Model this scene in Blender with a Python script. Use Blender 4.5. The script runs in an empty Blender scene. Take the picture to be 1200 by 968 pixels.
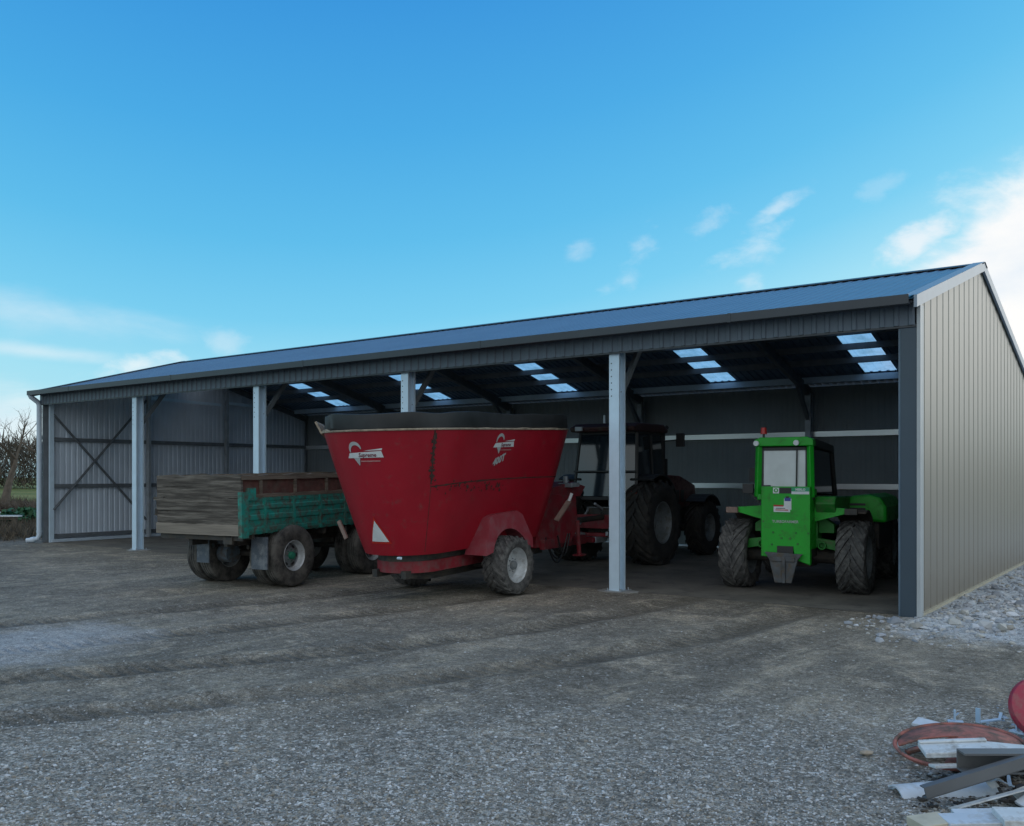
import bpy, math, random
import numpy as np
from mathutils import Vector, Matrix, noise as mn
R_=math.radians; PI=math.pi
rnd=random.Random(7)
sc=bpy.context.scene; col=sc.collection

# ------------------------------------------------------------------ materials
def _n(nt,t,**k):
    n=nt.nodes.new(t)
    for a,v in k.items(): setattr(n,a,v)
    return n
def mat(name,c,rough=.5,metal=0,var=.15,scale=6,dirt=None,bump=0,bscale=60,spec=.5,trans=0,coat=0,stretch=(1,1,1)):
    """principled paint/metal with cloudy variation, optional dirt (colour, coverage 0..1, scale) and bump"""
    m=bpy.data.materials.new(name); m.use_nodes=True; nt=m.node_tree; b=nt.nodes['Principled BSDF']; L=nt.links.new
    tc=_n(nt,'ShaderNodeTexCoord'); mp=_n(nt,'ShaderNodeMapping'); mp.inputs['Scale'].default_value=stretch
    L(tc.outputs['Object'],mp.inputs[0])
    no=_n(nt,'ShaderNodeTexNoise'); no.inputs['Scale'].default_value=scale; no.inputs['Detail'].default_value=6; L(mp.outputs[0],no.inputs['Vector'])
    mr=_n(nt,'ShaderNodeMapRange'); L(no.outputs[0],mr.inputs[0]); mr.inputs[1].default_value=.3; mr.inputs[2].default_value=.7
    mr.inputs[3].default_value=1-var; mr.inputs[4].default_value=1+var
    mul=_n(nt,'ShaderNodeVectorMath',operation='SCALE'); mul.inputs[0].default_value=c; L(mr.outputs[0],mul.inputs['Scale'])
    out=mul.outputs[0]
    if dirt:
        dc,cov,ds=dirt
        n2=_n(nt,'ShaderNodeTexNoise'); n2.inputs['Scale'].default_value=ds; n2.inputs['Detail'].default_value=9; n2.inputs['Roughness'].default_value=.68
        L(mp.outputs[0],n2.inputs['Vector'])
        m2=_n(nt,'ShaderNodeMapRange'); L(n2.outputs[0],m2.inputs[0]); t=.72-.42*cov
        m2.inputs[1].default_value=t-.09; m2.inputs[2].default_value=t+.12; m2.inputs[4].default_value=.92
        mx=_n(nt,'ShaderNodeMix',data_type='RGBA'); L(m2.outputs[0],mx.inputs[0]); L(out,mx.inputs[6]); mx.inputs[7].default_value=(*dc,1); out=mx.outputs[2]
        rr=_n(nt,'ShaderNodeMapRange'); L(m2.outputs[0],rr.inputs[0]); rr.inputs[3].default_value=rough; rr.inputs[4].default_value=.9; L(rr.outputs[0],b.inputs['Roughness'])
    else: b.inputs['Roughness'].default_value=rough
    L(out,b.inputs['Base Color'])
    b.inputs['Metallic'].default_value=metal; b.inputs['Specular IOR Level'].default_value=spec
    b.inputs['Transmission Weight'].default_value=trans; b.inputs['Coat Weight'].default_value=coat
    if bump:
        n3=_n(nt,'ShaderNodeTexNoise'); n3.inputs['Scale'].default_value=bscale; n3.inputs['Detail'].default_value=6; L(mp.outputs[0],n3.inputs['Vector'])
        bp=_n(nt,'ShaderNodeBump'); bp.inputs['Strength'].default_value=bump; bp.inputs['Distance'].default_value=.02; L(n3.outputs[0],bp.inputs['Height']); L(bp.outputs[0],b.inputs['Normal'])
    return m
def island_mat(name,cols,rough=.85,bump=.4,bscale=40):
    """per-piece random colour (stones, leaves, twigs)"""
    m=bpy.data.materials.new(name); m.use_nodes=True; nt=m.node_tree; b=nt.nodes['Principled BSDF']; L=nt.links.new
    g=_n(nt,'ShaderNodeNewGeometry'); cr=_n(nt,'ShaderNodeValToRGB'); L(g.outputs['Random Per Island'],cr.inputs[0])
    e=cr.color_ramp.elements; e[0].color=(*cols[0],1); e[1].color=(*cols[-1],1)
    for i,c in enumerate(cols[1:-1]):
        k=e.new((i+1)/(len(cols)-1)); k.color=(*c,1)
    L(cr.outputs[0],b.inputs['Base Color']); b.inputs['Roughness'].default_value=rough
    if bump:
        tc=_n(nt,'ShaderNodeTexCoord'); n3=_n(nt,'ShaderNodeTexNoise'); n3.inputs['Scale'].default_value=bscale; L(tc.outputs['Object'],n3.inputs['Vector'])
        bp=_n(nt,'ShaderNodeBump'); bp.inputs['Strength'].default_value=bump; bp.inputs['Distance'].default_value=.01; L(n3.outputs[0],bp.inputs['Height']); L(bp.outputs[0],b.inputs['Normal'])
    return m

DUST=(.17,.155,.13)
M_roof=mat('slate_roof_steel',(.105,.175,.27),.38,.0,.08,1.2,spec=.6)
M_roofin=M_roof
M_fascia=mat('slate_cladding',(.095,.125,.165),.45,0,.1,1.5)
M_gutter=mat('dark_gutter_steel',(.036,.042,.052),.4,0,.1,2)
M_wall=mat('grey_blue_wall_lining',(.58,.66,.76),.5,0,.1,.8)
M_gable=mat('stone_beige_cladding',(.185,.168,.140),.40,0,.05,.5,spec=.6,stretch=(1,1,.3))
M_wallshade=mat('shade_darkened_back_lining',(.21,.24,.255),.5,0,.1,.8)  # wall lining made darker: shade deep inside the shed is put into its colour
M_shine=mat('bright_galvanised_girt',(.80,.84,.86),.28,.55,.12,2,stretch=(.3,1,1))
M_trim=mat('pale_trim',(.24,.30,.37),.4,0,.06,3)
M_post=mat('slate_post_cladding',(.040,.065,.092),.4,0,.06,2)
M_galv=mat('galvanised_steel',(.58,.73,.86),.40,.15,.05,5,spec=.5)
M_galv2=mat('dull_galvanised_steel',(.36,.40,.44),.5,.3,.2,5)
M_steel=mat('dark_frame_steel',(.16,.18,.20),.55,.2,.15,5)
M_conc=mat('concrete',(.26,.26,.25),.9,0,.2,3,bump=.3)
M_pvc=mat('pale_downpipe',(.50,.60,.70),.4,0,.06,3)
M_rubber=mat('tyre_rubber',(.038,.037,.036),.78,0,.2,6,dirt=((.135,.128,.116),.58,5),bump=.2,bscale=80)
M_rubberD=mat('dusty_tyre_rubber',(.055,.055,.056),.85,0,.2,6,dirt=((.15,.148,.142),.50,9),bump=.35,bscale=60)
M_black=mat('black_plastic',(.02,.02,.022),.5,0,.2,6)
M_iron=mat('greasy_dark_iron',(.045,.043,.042),.6,.2,.35,8,dirt=((.10,.085,.065),.4,9))
M_red=mat('dark_red_tub_paint',(.33,.007,.020),.38,0,.10,1.5,dirt=((.20,.04,.04),.14,7),bump=.05,bscale=6)
M_redd=mat('dusty_red_paint',(.22,.012,.022),.55,0,.15,4,dirt=((.17,.075,.075),.42,7))
M_fender=mat('sun_faded_pink_red_panel',(.24,.028,.042),.6,0,.12,3,dirt=((.24,.08,.095),.4,5))
M_rust=mat('rust',(.05,.028,.024),.9,0,.4,14)
M_rim=mat('brown_feed_crusted_rim',(.30,.25,.19),.9,0,.4,9,bump=.6,bscale=30)
M_rubring=mat('black_rubber_ring',(.018,.020,.022),.55,0,.25,5)
M_white=mat('white_decal',(.62,.66,.68),.5,0,.08,8)
M_decgrey=mat('grey_decal',(.40,.42,.43),.5,0,.1,8)
M_decpink=mat('worn_decal',(.42,.20,.20),.6,0,.2,12)
M_rimw=mat('pale_wheel_rim',(.50,.53,.55),.4,.25,.18,8,dirt=((.26,.24,.21),.3,9))
M_rimg=mat('dull_blue_grey_rim',(.22,.25,.27),.5,.2,.2,6,dirt=((.14,.13,.11),.35,7))
M_green=mat('bright_green_paint',(.005,.35,.016),.42,0,.12,2,dirt=((.045,.16,.035),.26,7))
M_greend=mat('dusty_green_paint',(.010,.19,.020),.5,0,.2,3,dirt=((.10,.12,.07),.35,6))
M_glassd=mat('dark_window_glass',(.012,.020,.028),.05,0,.1,3,spec=.8)
M_glassm=mat('whitish_window_glass',(.55,.60,.62),.22,0,.10,4,spec=.8)  # pane with an even whitish colour
M_teal=mat('faded_teal_paint',(.012,.25,.205),.65,0,.2,4,dirt=((.09,.06,.045),.50,7))
M_rustred=mat('rusty_red_brown_board',(.10,.040,.032),.85,0,.35,7,dirt=((.09,.07,.055),.35,6))
M_wood=mat('weathered_grey_wood',(.165,.150,.130),.92,0,.6,4.5,dirt=((.045,.038,.032),.60,4.2),bump=.6,bscale=22,stretch=(.30,1,5))
M_woodt=mat('weathered_brown_wood',(.14,.11,.085),.92,0,.4,3,dirt=((.22,.19,.15),.3,5),bump=.5,bscale=14,stretch=(1,.35,5))
M_mud=mat('blue_grey_mudflap',(.10,.125,.155),.8,0,.2,5,dirt=((.24,.26,.28),.4,8))
M_drum=mat('dull_blue_drum',(.13,.17,.21),.7,.2,.3,6,dirt=((.12,.09,.06),.4,8))
M_hub=mat('green_hub_paint',(.02,.20,.12),.6,0,.2,8)
M_orange=mat('red_lens',(.45,.02,.015),.3,0,.1,4)
M_pink=mat('faded_pinkish_board',(.23,.16,.135),.7,0,.15,10)

# mud splashed up the foot of the gable cladding
nt=M_gable.node_tree; L=nt.links.new; bs=nt.nodes['Principled BSDF']; src=bs.inputs['Base Color'].links[0].from_socket
tc=_n(nt,'ShaderNodeTexCoord'); sx=_n(nt,'ShaderNodeSeparateXYZ'); L(tc.outputs['Object'],sx.inputs[0]); no=_n(nt,'ShaderNodeTexNoise'); no.inputs['Scale'].default_value=3.5; no.inputs['Detail'].default_value=8; L(tc.outputs['Object'],no.inputs['Vector'])
a1=_n(nt,'ShaderNodeMath',operation='MULTIPLY_ADD'); L(no.outputs[0],a1.inputs[0]); a1.inputs[1].default_value=-1.1; L(sx.outputs[2],a1.inputs[2])
m1=_n(nt,'ShaderNodeMapRange'); L(a1.outputs[0],m1.inputs[0]); m1.inputs[1].default_value=.05; m1.inputs[2].default_value=-.45; m1.inputs[4].default_value=.75
mx=_n(nt,'ShaderNodeMix',data_type='RGBA'); L(m1.outputs[0],mx.inputs[0]); L(src,mx.inputs[6]); mx.inputs[7].default_value=(.15,.13,.105,1); L(mx.outputs[2],bs.inputs['Base Color'])
# skylight sheet: translucent plastic, sky partly visible through it
M_sky=bpy.data.materials.new('translucent_skylight_sheet'); M_sky.use_nodes=True
nt=M_sky.node_tree; nt.nodes.clear(); L=nt.links.new
o=_n(nt,'ShaderNodeOutputMaterial'); tb=_n(nt,'ShaderNodeBsdfTranslucent'); tb.inputs[0].default_value=(.42,.62,.82,1)
tp=_n(nt,'ShaderNodeBsdfTransparent'); tp.inputs[0].default_value=(.50,.70,.90,1); ms=_n(nt,'ShaderNodeMixShader'); ms.inputs[0].default_value=.35
sn=_n(nt,'ShaderNodeTexNoise'); stc=_n(nt,'ShaderNodeTexCoord'); sn.inputs['Scale'].default_value=3; sn.inputs['Detail'].default_value=8; L(stc.outputs['Object'],sn.inputs['Vector'])
sm=_n(nt,'ShaderNodeMapRange'); L(sn.outputs[0],sm.inputs[0]); sm.inputs[1].default_value=.35; sm.inputs[2].default_value=.6; sm.inputs[3].default_value=.55; sm.inputs[4].default_value=1.05
sv=_n(nt,'ShaderNodeVectorMath',operation='SCALE'); sv.inputs[0].default_value=(.42,.62,.82); L(sm.outputs[0],sv.inputs['Scale']); L(sv.outputs[0],tb.inputs[0])
L(tb.outputs[0],ms.inputs[1]); L(tp.outputs[0],ms.inputs[2]); L(ms.outputs[0],o.inputs[0])

# ------------------------------------------------------------------ mesh builder
class MB:
    def __init__(s): s.v=[]; s.f=[]; s.mi=[]
    def add(s,vs,fs,mi=0):
        k=len(s.v); s.v+=[tuple(v) for v in vs]; s.f+=[tuple(i+k for i in f) for f in fs]; s.mi+=[mi]*len(fs); return s
    def box(s,x0,x1,y0,y1,z0,z1,mi=0):
        vs=[(x,y,z) for x in (x0,x1) for y in (y0,y1) for z in (z0,z1)]
        return s.add(vs,[(0,1,3,2),(4,6,7,5),(0,4,5,1),(2,3,7,6),(0,2,6,4),(1,5,7,3)],mi)
    def bar(s,p,q,w,h,up=(0,0,1),mi=0):
        p=Vector(p);q=Vector(q);d=(q-p).normalized();u=Vector(up)
        a=d.cross(u)
        if a.length<1e-4: a=d.cross(Vector((1,0,0)))
        a.normalize(); b=a.cross(d).normalized(); a=a*w/2; b=b*h/2
        vs=[p-a-b,p+a-b,p+a+b,p-a+b,q-a-b,q+a-b,q+a+b,q-a+b]
        return s.add(vs,[(3,2,1,0),(4,5,6,7),(0,1,5,4),(1,2,6,5),(2,3,7,6),(3,0,4,7)],mi)
    def tube(s,pts,r,n=10,mi=0,cap=True):
        pts=[Vector(p) for p in pts]; rs=r if isinstance(r,(list,tuple)) else [r]*len(pts); vs=[];fs=[]
        prev=None
        for i,p in enumerate(pts):
            d=(pts[min(i+1,len(pts)-1)]-pts[max(i-1,0)]).normalized()
            if prev is None:
                a=d.orthogonal().normalized()
            else:
                a=(prev-d*prev.dot(d)); a=a.normalized() if a.length>1e-5 else d.orthogonal().normalized()
            prev=a; b=d.cross(a)
            for k in range(n):
                t=2*PI*k/n; vs.append(p+(a*math.cos(t)+b*math.sin(t))*rs[i])
        for i in range(len(pts)-1):
            for k in range(n): fs.append((i*n+k,i*n+(k+1)%n,(i+1)*n+(k+1)%n,(i+1)*n+k))
        if cap: fs.append(tuple(range(n-1,-1,-1))); fs.append(tuple((len(pts)-1)*n+k for k in range(n)))
        return s.add(vs,fs,mi)
    def lathe(s,prof,n=48,axis='x',c=(0,0,0),mi=0,mis=None,close=False):
        vs=[];fs=[];m=len(prof)
        for k in range(n):
            t=2*PI*k/n; ct,st=math.cos(t),math.sin(t)
            for (a,r) in prof:
                p=(a,r*ct,r*st) if axis=='x' else ((r*ct,r*st,a) if axis=='z' else (r*st,a,r*ct))
                vs.append((p[0]+c[0],p[1]+c[1],p[2]+c[2]))
        k0=len(s.v); s.v+=vs
        rg=m if close else m-1
        for k in range(n):
            for j in range(rg):
                j2=(j+1)%m; k2=(k+1)%n
                s.f.append((k0+k*m+j,k0+k*m+j2,k0+k2*m+j2,k0+k2*m+j)); s.mi.append(mis[j] if mis else mi)
        return s
    def prism(s,poly,axis,a0,a1,mi=0):
        """poly: 2D points in the other two axes (in xyz order), extruded from a0 to a1 along axis"""
        n=len(poly)
        def P(p,a): return {'x':(a,p[0],p[1]),'y':(p[0],a,p[1]),'z':(p[0],p[1],a)}[axis]
        vs=[P(p,a0) for p in poly]+[P(p,a1) for p in poly]
        fs=[tuple(range(n-1,-1,-1)),tuple(range(n,2*n))]+[(i,(i+1)%n,n+(i+1)%n,n+i) for i in range(n)]
        return s.add(vs,fs,mi)
    def build(s,name,m,parent=None,smooth=False,bevel=0,loc=None,fix=True):
        me=bpy.data.meshes.new(name); me.from_pydata(s.v,[],s.f)
        ms=m if isinstance(m,(list,tuple)) else [m]
        for x in ms: me.materials.append(x)
        me.polygons.foreach_set('material_index',s.mi)
        if fix:
            import bmesh
            bm=bmesh.new(); bm.from_mesh(me); bmesh.ops.recalc_face_normals(bm,faces=bm.faces); bm.to_mesh(me); bm.free()
        if smooth: me.polygons.foreach_set('use_smooth',[True]*len(me.polygons))
        me.update(); ob=bpy.data.objects.new(name,me); col.objects.link(ob)
        if parent is not None: ob.parent=parent
        if loc: ob.location=loc
        if smooth=='auto' or (smooth and bevel==0):
            es=ob.modifiers.new('edges','EDGE_SPLIT'); es.split_angle=R_(38)
        if bevel:
            bv=ob.modifiers.new('bevel','BEVEL'); bv.width=bevel; bv.segments=2; bv.limit_method='ANGLE'; bv.angle_limit=R_(40)
        return ob
def tag(o,label=None,cat=None,group=None,kind=None):
    for k,v in (('label',label),('category',cat),('group',group),('kind',kind)):
        if v: o[k]=v
    return o
def empty(name,loc=(0,0,0),rz=0,rx=0):
    o=bpy.data.objects.new(name,None); col.objects.link(o); o.location=loc; o.rotation_euler=(rx,0,rz); o.empty_display_size=.3; return o
def copytree(o,parent,loc):
    c=o.copy(); col.objects.link(c); c.parent=parent; c.location=loc
    for ch in list(o.children):
        d=ch.copy(); col.objects.link(d); d.parent=c
        for g in list(ch.children):
            e=g.copy(); col.objects.link(e); e.parent=d
    return c

# ------------------------------------------------------------------ terrain helpers
CX,CY=3.06,-13.56           # where the photographer stood
def fbm(x,y,z,o=4): return mn.fractal(Vector((x,y,z)),1.0,2.0,o)
def sst(a,b,x):
    t=min(1,max(0,(x-a)/(b-a))); return t*t*(3-2*t)
def height(x,y):
    inside=1-sst(0,.8,max(-24.2-x,x-.2,-y-.1,y-10.1))   # level pad under the shed
    h=.03*fbm(x*.25,y*.25,1,3)+.014*fbm(x*1.3,y*1.3,4,3)+.007*fbm(x*5,y*5,9,2)
    # tyre ruts curving into the bays
    for (cx,w,a) in ((-2.4,.95,.040),(-7.1,1.1,.030)):
        bend=(y+.5)*(y+.5)*.035 if y<-.5 else 0
        for sgn in (-1,1):
            d=x-(cx+sgn*w-bend*(1 if cx>-5 else .7)); h-=a*math.exp(-(d/.22)**2)*(1-sst(-1.5,3,y)); h+=a*.6*math.exp(-((abs(d)-.38)/.12)**2)*(1-sst(-1.5,2,y))
    h*=1-inside*.93
    # ground banks up gently beyond the yard on the left, and heaps of broken rock by the gable
    h+=.16*sst(-25.5,-32,x)*(1+.6*fbm(x*.3,y*.3,2,3))*(1-sst(-45,-60,x))
    if x>-.8:
        k=sst(-.6,.9,x)*sst(-2.6,-.6,y+.25*fbm(x,y,3,2)); h+=k*(.03+.05*abs(fbm(x*1.7,y*1.7,6,4)))
    return h

# ground: one polar sheet, dense where the photograph looks
ya=R_(36.47)
def ground():
    ang=[]
    a=-PI
    while a<PI:
        ang.append(a); a+= R_(.13) if abs(a)<R_(34) else R_(4)
    rad=[0.3,.8,1.5,2.4,3.2,4.0]; r=4.4
    while r<900:
        rad.append(r); r*= 1.0085 if r<34 else 1.07
    na,nr=len(ang),len(rad); V=np.empty((na*nr,3)); i=0
    for r in rad:
        for a in ang:
            th=a-ya; x=CX+r*math.sin(th); y=CY+r*math.cos(th)
            V[i]=(x,y,height(x,y) if r<60 else .25*0); i+=1
    F=[]
    for j in range(nr-1):
        for k in range(na):
            k2=(k+1)%na; F.append((j*na+k,j*na+k2,(j+1)*na+k2,(j+1)*na+k))
    F.append(tuple(range(na-1,-1,-1)))
    me=bpy.data.meshes.new('ground'); me.from_pydata(V.tolist(),[],F); me.polygons.foreach_set('use_smooth',[True]*len(F))
    ob=bpy.data.objects.new('ground',me); col.objects.link(ob); return ob
def ground_mat():
    m=bpy.data.materials.new('compacted_gravel_yard'); m.use_nodes=True; nt=m.node_tree; b=nt.nodes['Principled BSDF']; L=nt.links.new
    tc=_n(nt,'ShaderNodeTexCoord'); P=tc.outputs['Object']
    sp=_n(nt,'ShaderNodeSeparateXYZ'); L(P,sp.inputs[0])
    def noise(s,d=6,r=.6,dist=0):
        n=_n(nt,'ShaderNodeTexNoise'); n.inputs['Scale'].default_value=s; n.inputs['Detail'].default_value=d; n.inputs['Roughness'].default_value=r; n.inputs['Distortion'].default_value=dist; L(P,n.inputs['Vector']); return n.outputs[0]
    def mr(x,a,b_,c=0,d=1,sm=True):
        n=_n(nt,'ShaderNodeMapRange'); n.interpolation_type='SMOOTHSTEP' if sm else 'LINEAR'
        if hasattr(x,'links'): L(x,n.inputs[0])
        n.inputs[1].default_value=a;n.inputs[2].default_value=b_;n.inputs[3].default_value=c;n.inputs[4].default_value=d; return n.outputs[0]
    def ma(op,x,y):
        n=_n(nt,'ShaderNodeMath',operation=op)
        for i,q in enumerate((x,y)):
            if hasattr(q,'links'): L(q,n.inputs[i])
            else: n.inputs[i].default_value=q
        return n.outputs[0]
    def mix(f,a,c):
        n=_n(nt,'ShaderNodeMix',data_type='RGBA')
        if hasattr(f,'links'): L(f,n.inputs[0])
        else: n.inputs[0].default_value=f
        for i,q in ((6,a),(7,c)):
            if hasattr(q,'links'): L(q,n.inputs[i])
            else: n.inputs[i].default_value=(*q,1)
        return n.outputs[2]
    # base: brown-grey fines, cloudy
    c=mix(mr(noise(.35,5,.6),.35,.65),(.115,.103,.082),(.215,.192,.152))
    c=mix(mr(noise(1.3,9,.75,.5),.50,.64,0,.75),c,(.35,.30,.225))
    c=mix(mr(noise(.9,9,.75),.52,.70,0,.6),c,(.088,.078,.062))
    # worn streaks along the way vehicles swing into the bays
    mpp=_n(nt,'ShaderNodeMapping'); L(P,mpp.inputs[0]); mpp.inputs['Rotation'].default_value=(0,0,R_(-38)); mpp.inputs['Scale'].default_value=(1.6,.22,1)
    ns=_n(nt,'ShaderNodeTexNoise'); ns.inputs['Scale'].default_value=1.5; ns.inputs['Detail'].default_value=8; ns.inputs['Roughness'].default_value=.66; ns.inputs['Distortion'].default_value=.5; L(mpp.outputs[0],ns.inputs['Vector'])
    c=mix(mr(ns.outputs[0],.52,.66,0,.65),c,(.078,.070,.056)); c=mix(mr(ns.outputs[0],.46,.34,0,.6),c,(.32,.28,.21))
    # stony zone: towards the camera (looser blue-grey stone)
    n1=noise(.5,4,.6)
    dd=ma('ADD',ma('MULTIPLY',sp.outputs[1],-.804),ma('MULTIPLY',sp.outputs[0],.594))     # grows towards the near edge
    dd=ma('ADD',dd,ma('MULTIPLY',n1,3.4))
    stony=mr(dd,5.5,8.3)
    # pebble cells
    def vor(s,feat='F1'):
        v=_n(nt,'ShaderNodeTexVoronoi'); v.feature=feat; v.inputs['Scale'].default_value=s; L(P,v.inputs['Vector']); return v
    v1=vor(38); v2=vor(17)
    sep=_n(nt,'ShaderNodeSeparateColor'); L(v1.outputs['Color'],sep.inputs[0])
    peb=_n(nt,'ShaderNodeValToRGB'); L(sep.outputs[0],peb.inputs[0]); e=peb.color_ramp.elements
    e[0].color=(.10,.098,.09,1); e[1].color=(.48,.48,.47,1); k=e.new(.55); k.color=(.205,.20,.185,1); k=e.new(.85); k.color=(.32,.31,.29,1)
    c=mix(ma('MULTIPLY',ma('ADD',mr(stony,0,1,0,.62,False),.24),mr(noise(9,4,.6),.3,.6,.5,1)),c,peb.outputs[0])
    # scattered light stones everywhere
    sep2=_n(nt,'ShaderNodeSeparateColor'); L(v2.outputs['Color'],sep2.inputs[0])
    li=ma('MULTIPLY',mr(sep2.outputs[1],.86,.90),mr(v2.outputs['Distance'],.30,.22))
    c=mix(ma('MULTIPLY',li,.75),c,(.40,.40,.38))
    trk=None
    # tracks run darker and smoother: worn streaks following the ruts
    X=sp.outputs[0]; Y=sp.outputs[1]
    yy=ma('MINIMUM',ma('ADD',Y,.5),0); bend=ma('MULTIPLY',ma('MULTIPLY',yy,yy),.035)
    for cx,w,kk in ((-2.4,.95,1),(-7.1,1.1,.7)):
        for sg in (-1,1):
            d=ma('ABSOLUTE',ma('ADD',ma('SUBTRACT',X,cx+sg*w),ma('MULTIPLY',bend,kk)),0)
            d=ma('ADD',d,ma('MULTIPLY',noise(3,4),.15))
            tm=ma('MULTIPLY',mr(d,.50,.10),mr(noise(.8,4),.35,.6,.35,1)); trk=tm if trk is None else ma('MAXIMUM',trk,tm)
            c=mix(ma('MULTIPLY',tm,.75),c,(.080,.072,.059))
    # pale dusty patch on the left and pale rock dust by the gable
    pd=_n(nt,'ShaderNodeVectorMath',operation='DISTANCE'); L(P,pd.inputs[0]); pd.inputs[1].default_value=(-8.0,-8.3,0)
    c=mix(ma('MULTIPLY',mr(ma('ADD',pd.outputs[1+0] if False else pd.outputs['Value'],ma('MULTIPLY',noise(1.2,7,.7),2.2)),2.9,1.7),.75),c,(.33,.34,.35))
    gx=mr(ma('ADD',X,ma('MULTIPLY',noise(1.5,6,.7),1.1)),.1,.9); gy=mr(ma('ADD',Y,ma('MULTIPLY',noise(1.3,6,.7),1.6)),-1.2,-.2)
    rock=ma('MULTIPLY',gx,gy)
    c=mix(ma('MULTIPLY',rock,mr(noise(6,6,.7),.3,.55,.45,1)),c,(.40,.42,.44))
    # strip of broken stone in front of the corner
    # beyond the yard: scrub soil, then pasture
    out=mr(ma('ADD',X,ma('MULTIPLY',noise(.6,5),2)),-23.8,-25.2)
    c=mix(out,c,mix(mr(noise(2.5,7),.4,.6),(.06,.05,.032),(.16,.13,.085)))
    fx=mr(ma('ADD',X,ma('MULTIPLY',noise(.25,4),6)),-36,-40); fx2=mr(X,14,22); fy=mr(Y,22,30)
    fld=ma('MAXIMUM',ma('MAXIMUM',fx,fx2),fy)
    c=mix(fld,c,mix(mr(noise(.12,6),.4,.6),(.10,.125,.032),(.17,.165,.055)))
    # grain: grit-sized light and dark grains over everything, coarser mottling beneath it
    g1=mr(noise(70,3,.7),.36,.64,.55,1.5,False); g2=mr(noise(19,6,.75),.36,.64,.72,1.30,False); g3=mr(noise(4.5,7,.7),.35,.65,.80,1.22,False)
    gg=ma('MULTIPLY',ma('MULTIPLY',g1,g2),ma('MULTIPLY',g3,mr(stony,0,1,1.16,1.42,False)))
    sca=_n(nt,'ShaderNodeVectorMath',operation='SCALE'); L(c,sca.inputs[0]); L(gg,sca.inputs['Scale']); c=sca.outputs[0]
    L(c,b.inputs['Base Color']); b.inputs['Roughness'].default_value=.93; b.inputs['Specular IOR Level'].default_value=.25
    # relief
    h=ma('ADD',ma('MULTIPLY',v1.outputs['Distance'],-.5),ma('MULTIPLY',v2.outputs['Distance'],-.6)); h=ma('ADD',h,ma('MULTIPLY',noise(60,5,.7),.8))
    h=ma('MULTIPLY',h,ma('ADD',mr(stony,0,1,.45,1.0,False),0))
    wv=_n(nt,'ShaderNodeTexWave'); wv.wave_type='BANDS'; wv.bands_direction='Y'; wv.inputs['Scale'].default_value=2.4; wv.inputs['Distortion'].default_value=2.5; L(P,wv.inputs['Vector'])
    h=ma('ADD',h,ma('MULTIPLY',ma('MULTIPLY',wv.outputs['Fac'],trk),1.0)); h=ma('ADD',h,ma('MULTIPLY',noise(7,7,.7),1.6))
    bp=_n(nt,'ShaderNodeBump'); bp.inputs['Strength'].default_value=.9; bp.inputs['Distance'].default_value=.025; L(h,bp.inputs['Height']); L(bp.outputs[0],b.inputs['Normal'])
    return m
g=ground(); g.data.materials.append(ground_mat()); tag(g,kind='structure')

# stones -------------------------------------------------------------
phi=(1+5**.5)/2
ICO=np.array([(-1,phi,0),(1,phi,0),(-1,-phi,0),(1,-phi,0),(0,-1,phi),(0,1,phi),(0,-1,-phi),(0,1,-phi),(phi,0,-1),(phi,0,1),(-phi,0,-1),(-phi,0,1)])/1.9
ICF=np.array([(0,11,5),(0,5,1),(0,1,7),(0,7,10),(0,10,11),(1,5,9),(5,11,4),(11,10,2),(10,7,6),(7,1,8),(3,9,4),(3,4,2),(3,2,6),(3,6,8),(3,8,9),(4,9,5),(2,4,11),(6,2,10),(8,6,7),(9,8,1)])
def stones(name,pts,sizes,flat,m,label,seed):
    rs=np.random.RandomState(seed); n=len(pts); V=np.empty((n,12,3)); 
    for i in range(n):
        v=ICO*(1+rs.uniform(-.32,.32,(12,1))); a=rs.uniform(0,2*PI); c,s=math.cos(a),math.sin(a)
        v=v*np.array([1,rs.uniform(.55,.95),flat*rs.uniform(.6,1.2)])
        t=rs.uniform(-.35,.35); v=v@np.array([[math.cos(t),0,-math.sin(t)],[0,1,0],[math.sin(t),0,math.cos(t)]])
        v=v@np.array([[c,s,0],[-s,c,0],[0,0,1]])*sizes[i]
        V[i]=v+np.array(pts[i])+np.array([0,0,sizes[i]*flat*.25])
    F=(ICF[None]+np.arange(n)[:,None,None]*12).reshape(-1,3)
    me=bpy.data.meshes.new(name); me.from_pydata(V.reshape(-1,3).tolist(),[],F.tolist()); me.materials.append(m)
    ob=bpy.data.objects.new(name,me); col.objects.link(ob); tag(ob,label,'stones',kind='stuff'); return ob
M_stone=island_mat('mixed_gravel',[(.10,.098,.09),(.21,.205,.195),(.33,.33,.325),(.28,.25,.205),(.44,.45,.46),(.60,.62,.65),(.17,.16,.145),(.36,.33,.28)])
M_pale=island_mat('pale_broken_rock',[(.18,.20,.23),(.36,.39,.44),(.50,.50,.48),(.30,.285,.255),(.58,.60,.64),(.22,.25,.29),(.40,.42,.45)])
rs=np.random.RandomState(3); pts=[];sz=[]
while len(pts)<36000:
    r=4.6+rs.exponential(2.3); a=rs.uniform(-R_(33),R_(33))-ya
    if r>17: continue
    x=CX+r*math.sin(a); y=CY+r*math.cos(a)
    if y>-.3: continue
    dd=-.804*y+.594*x+1.2*fbm(x*.5,y*.5,1,3)
    if rs.uniform()>max(.035,sst(3.0,7.0,dd)**1.4): continue
    s=float(np.clip(rs.lognormal(math.log(.0066),.38),.0035,.018))*(1+.03*(r-5)); pts.append((x,y,height(x,y))); sz.append(s)
stones('loose_gravel',pts,sz,.6,M_stone,'loose blue grey gravel scattered over the near part of the yard',5)
pts=[];sz=[]
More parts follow.
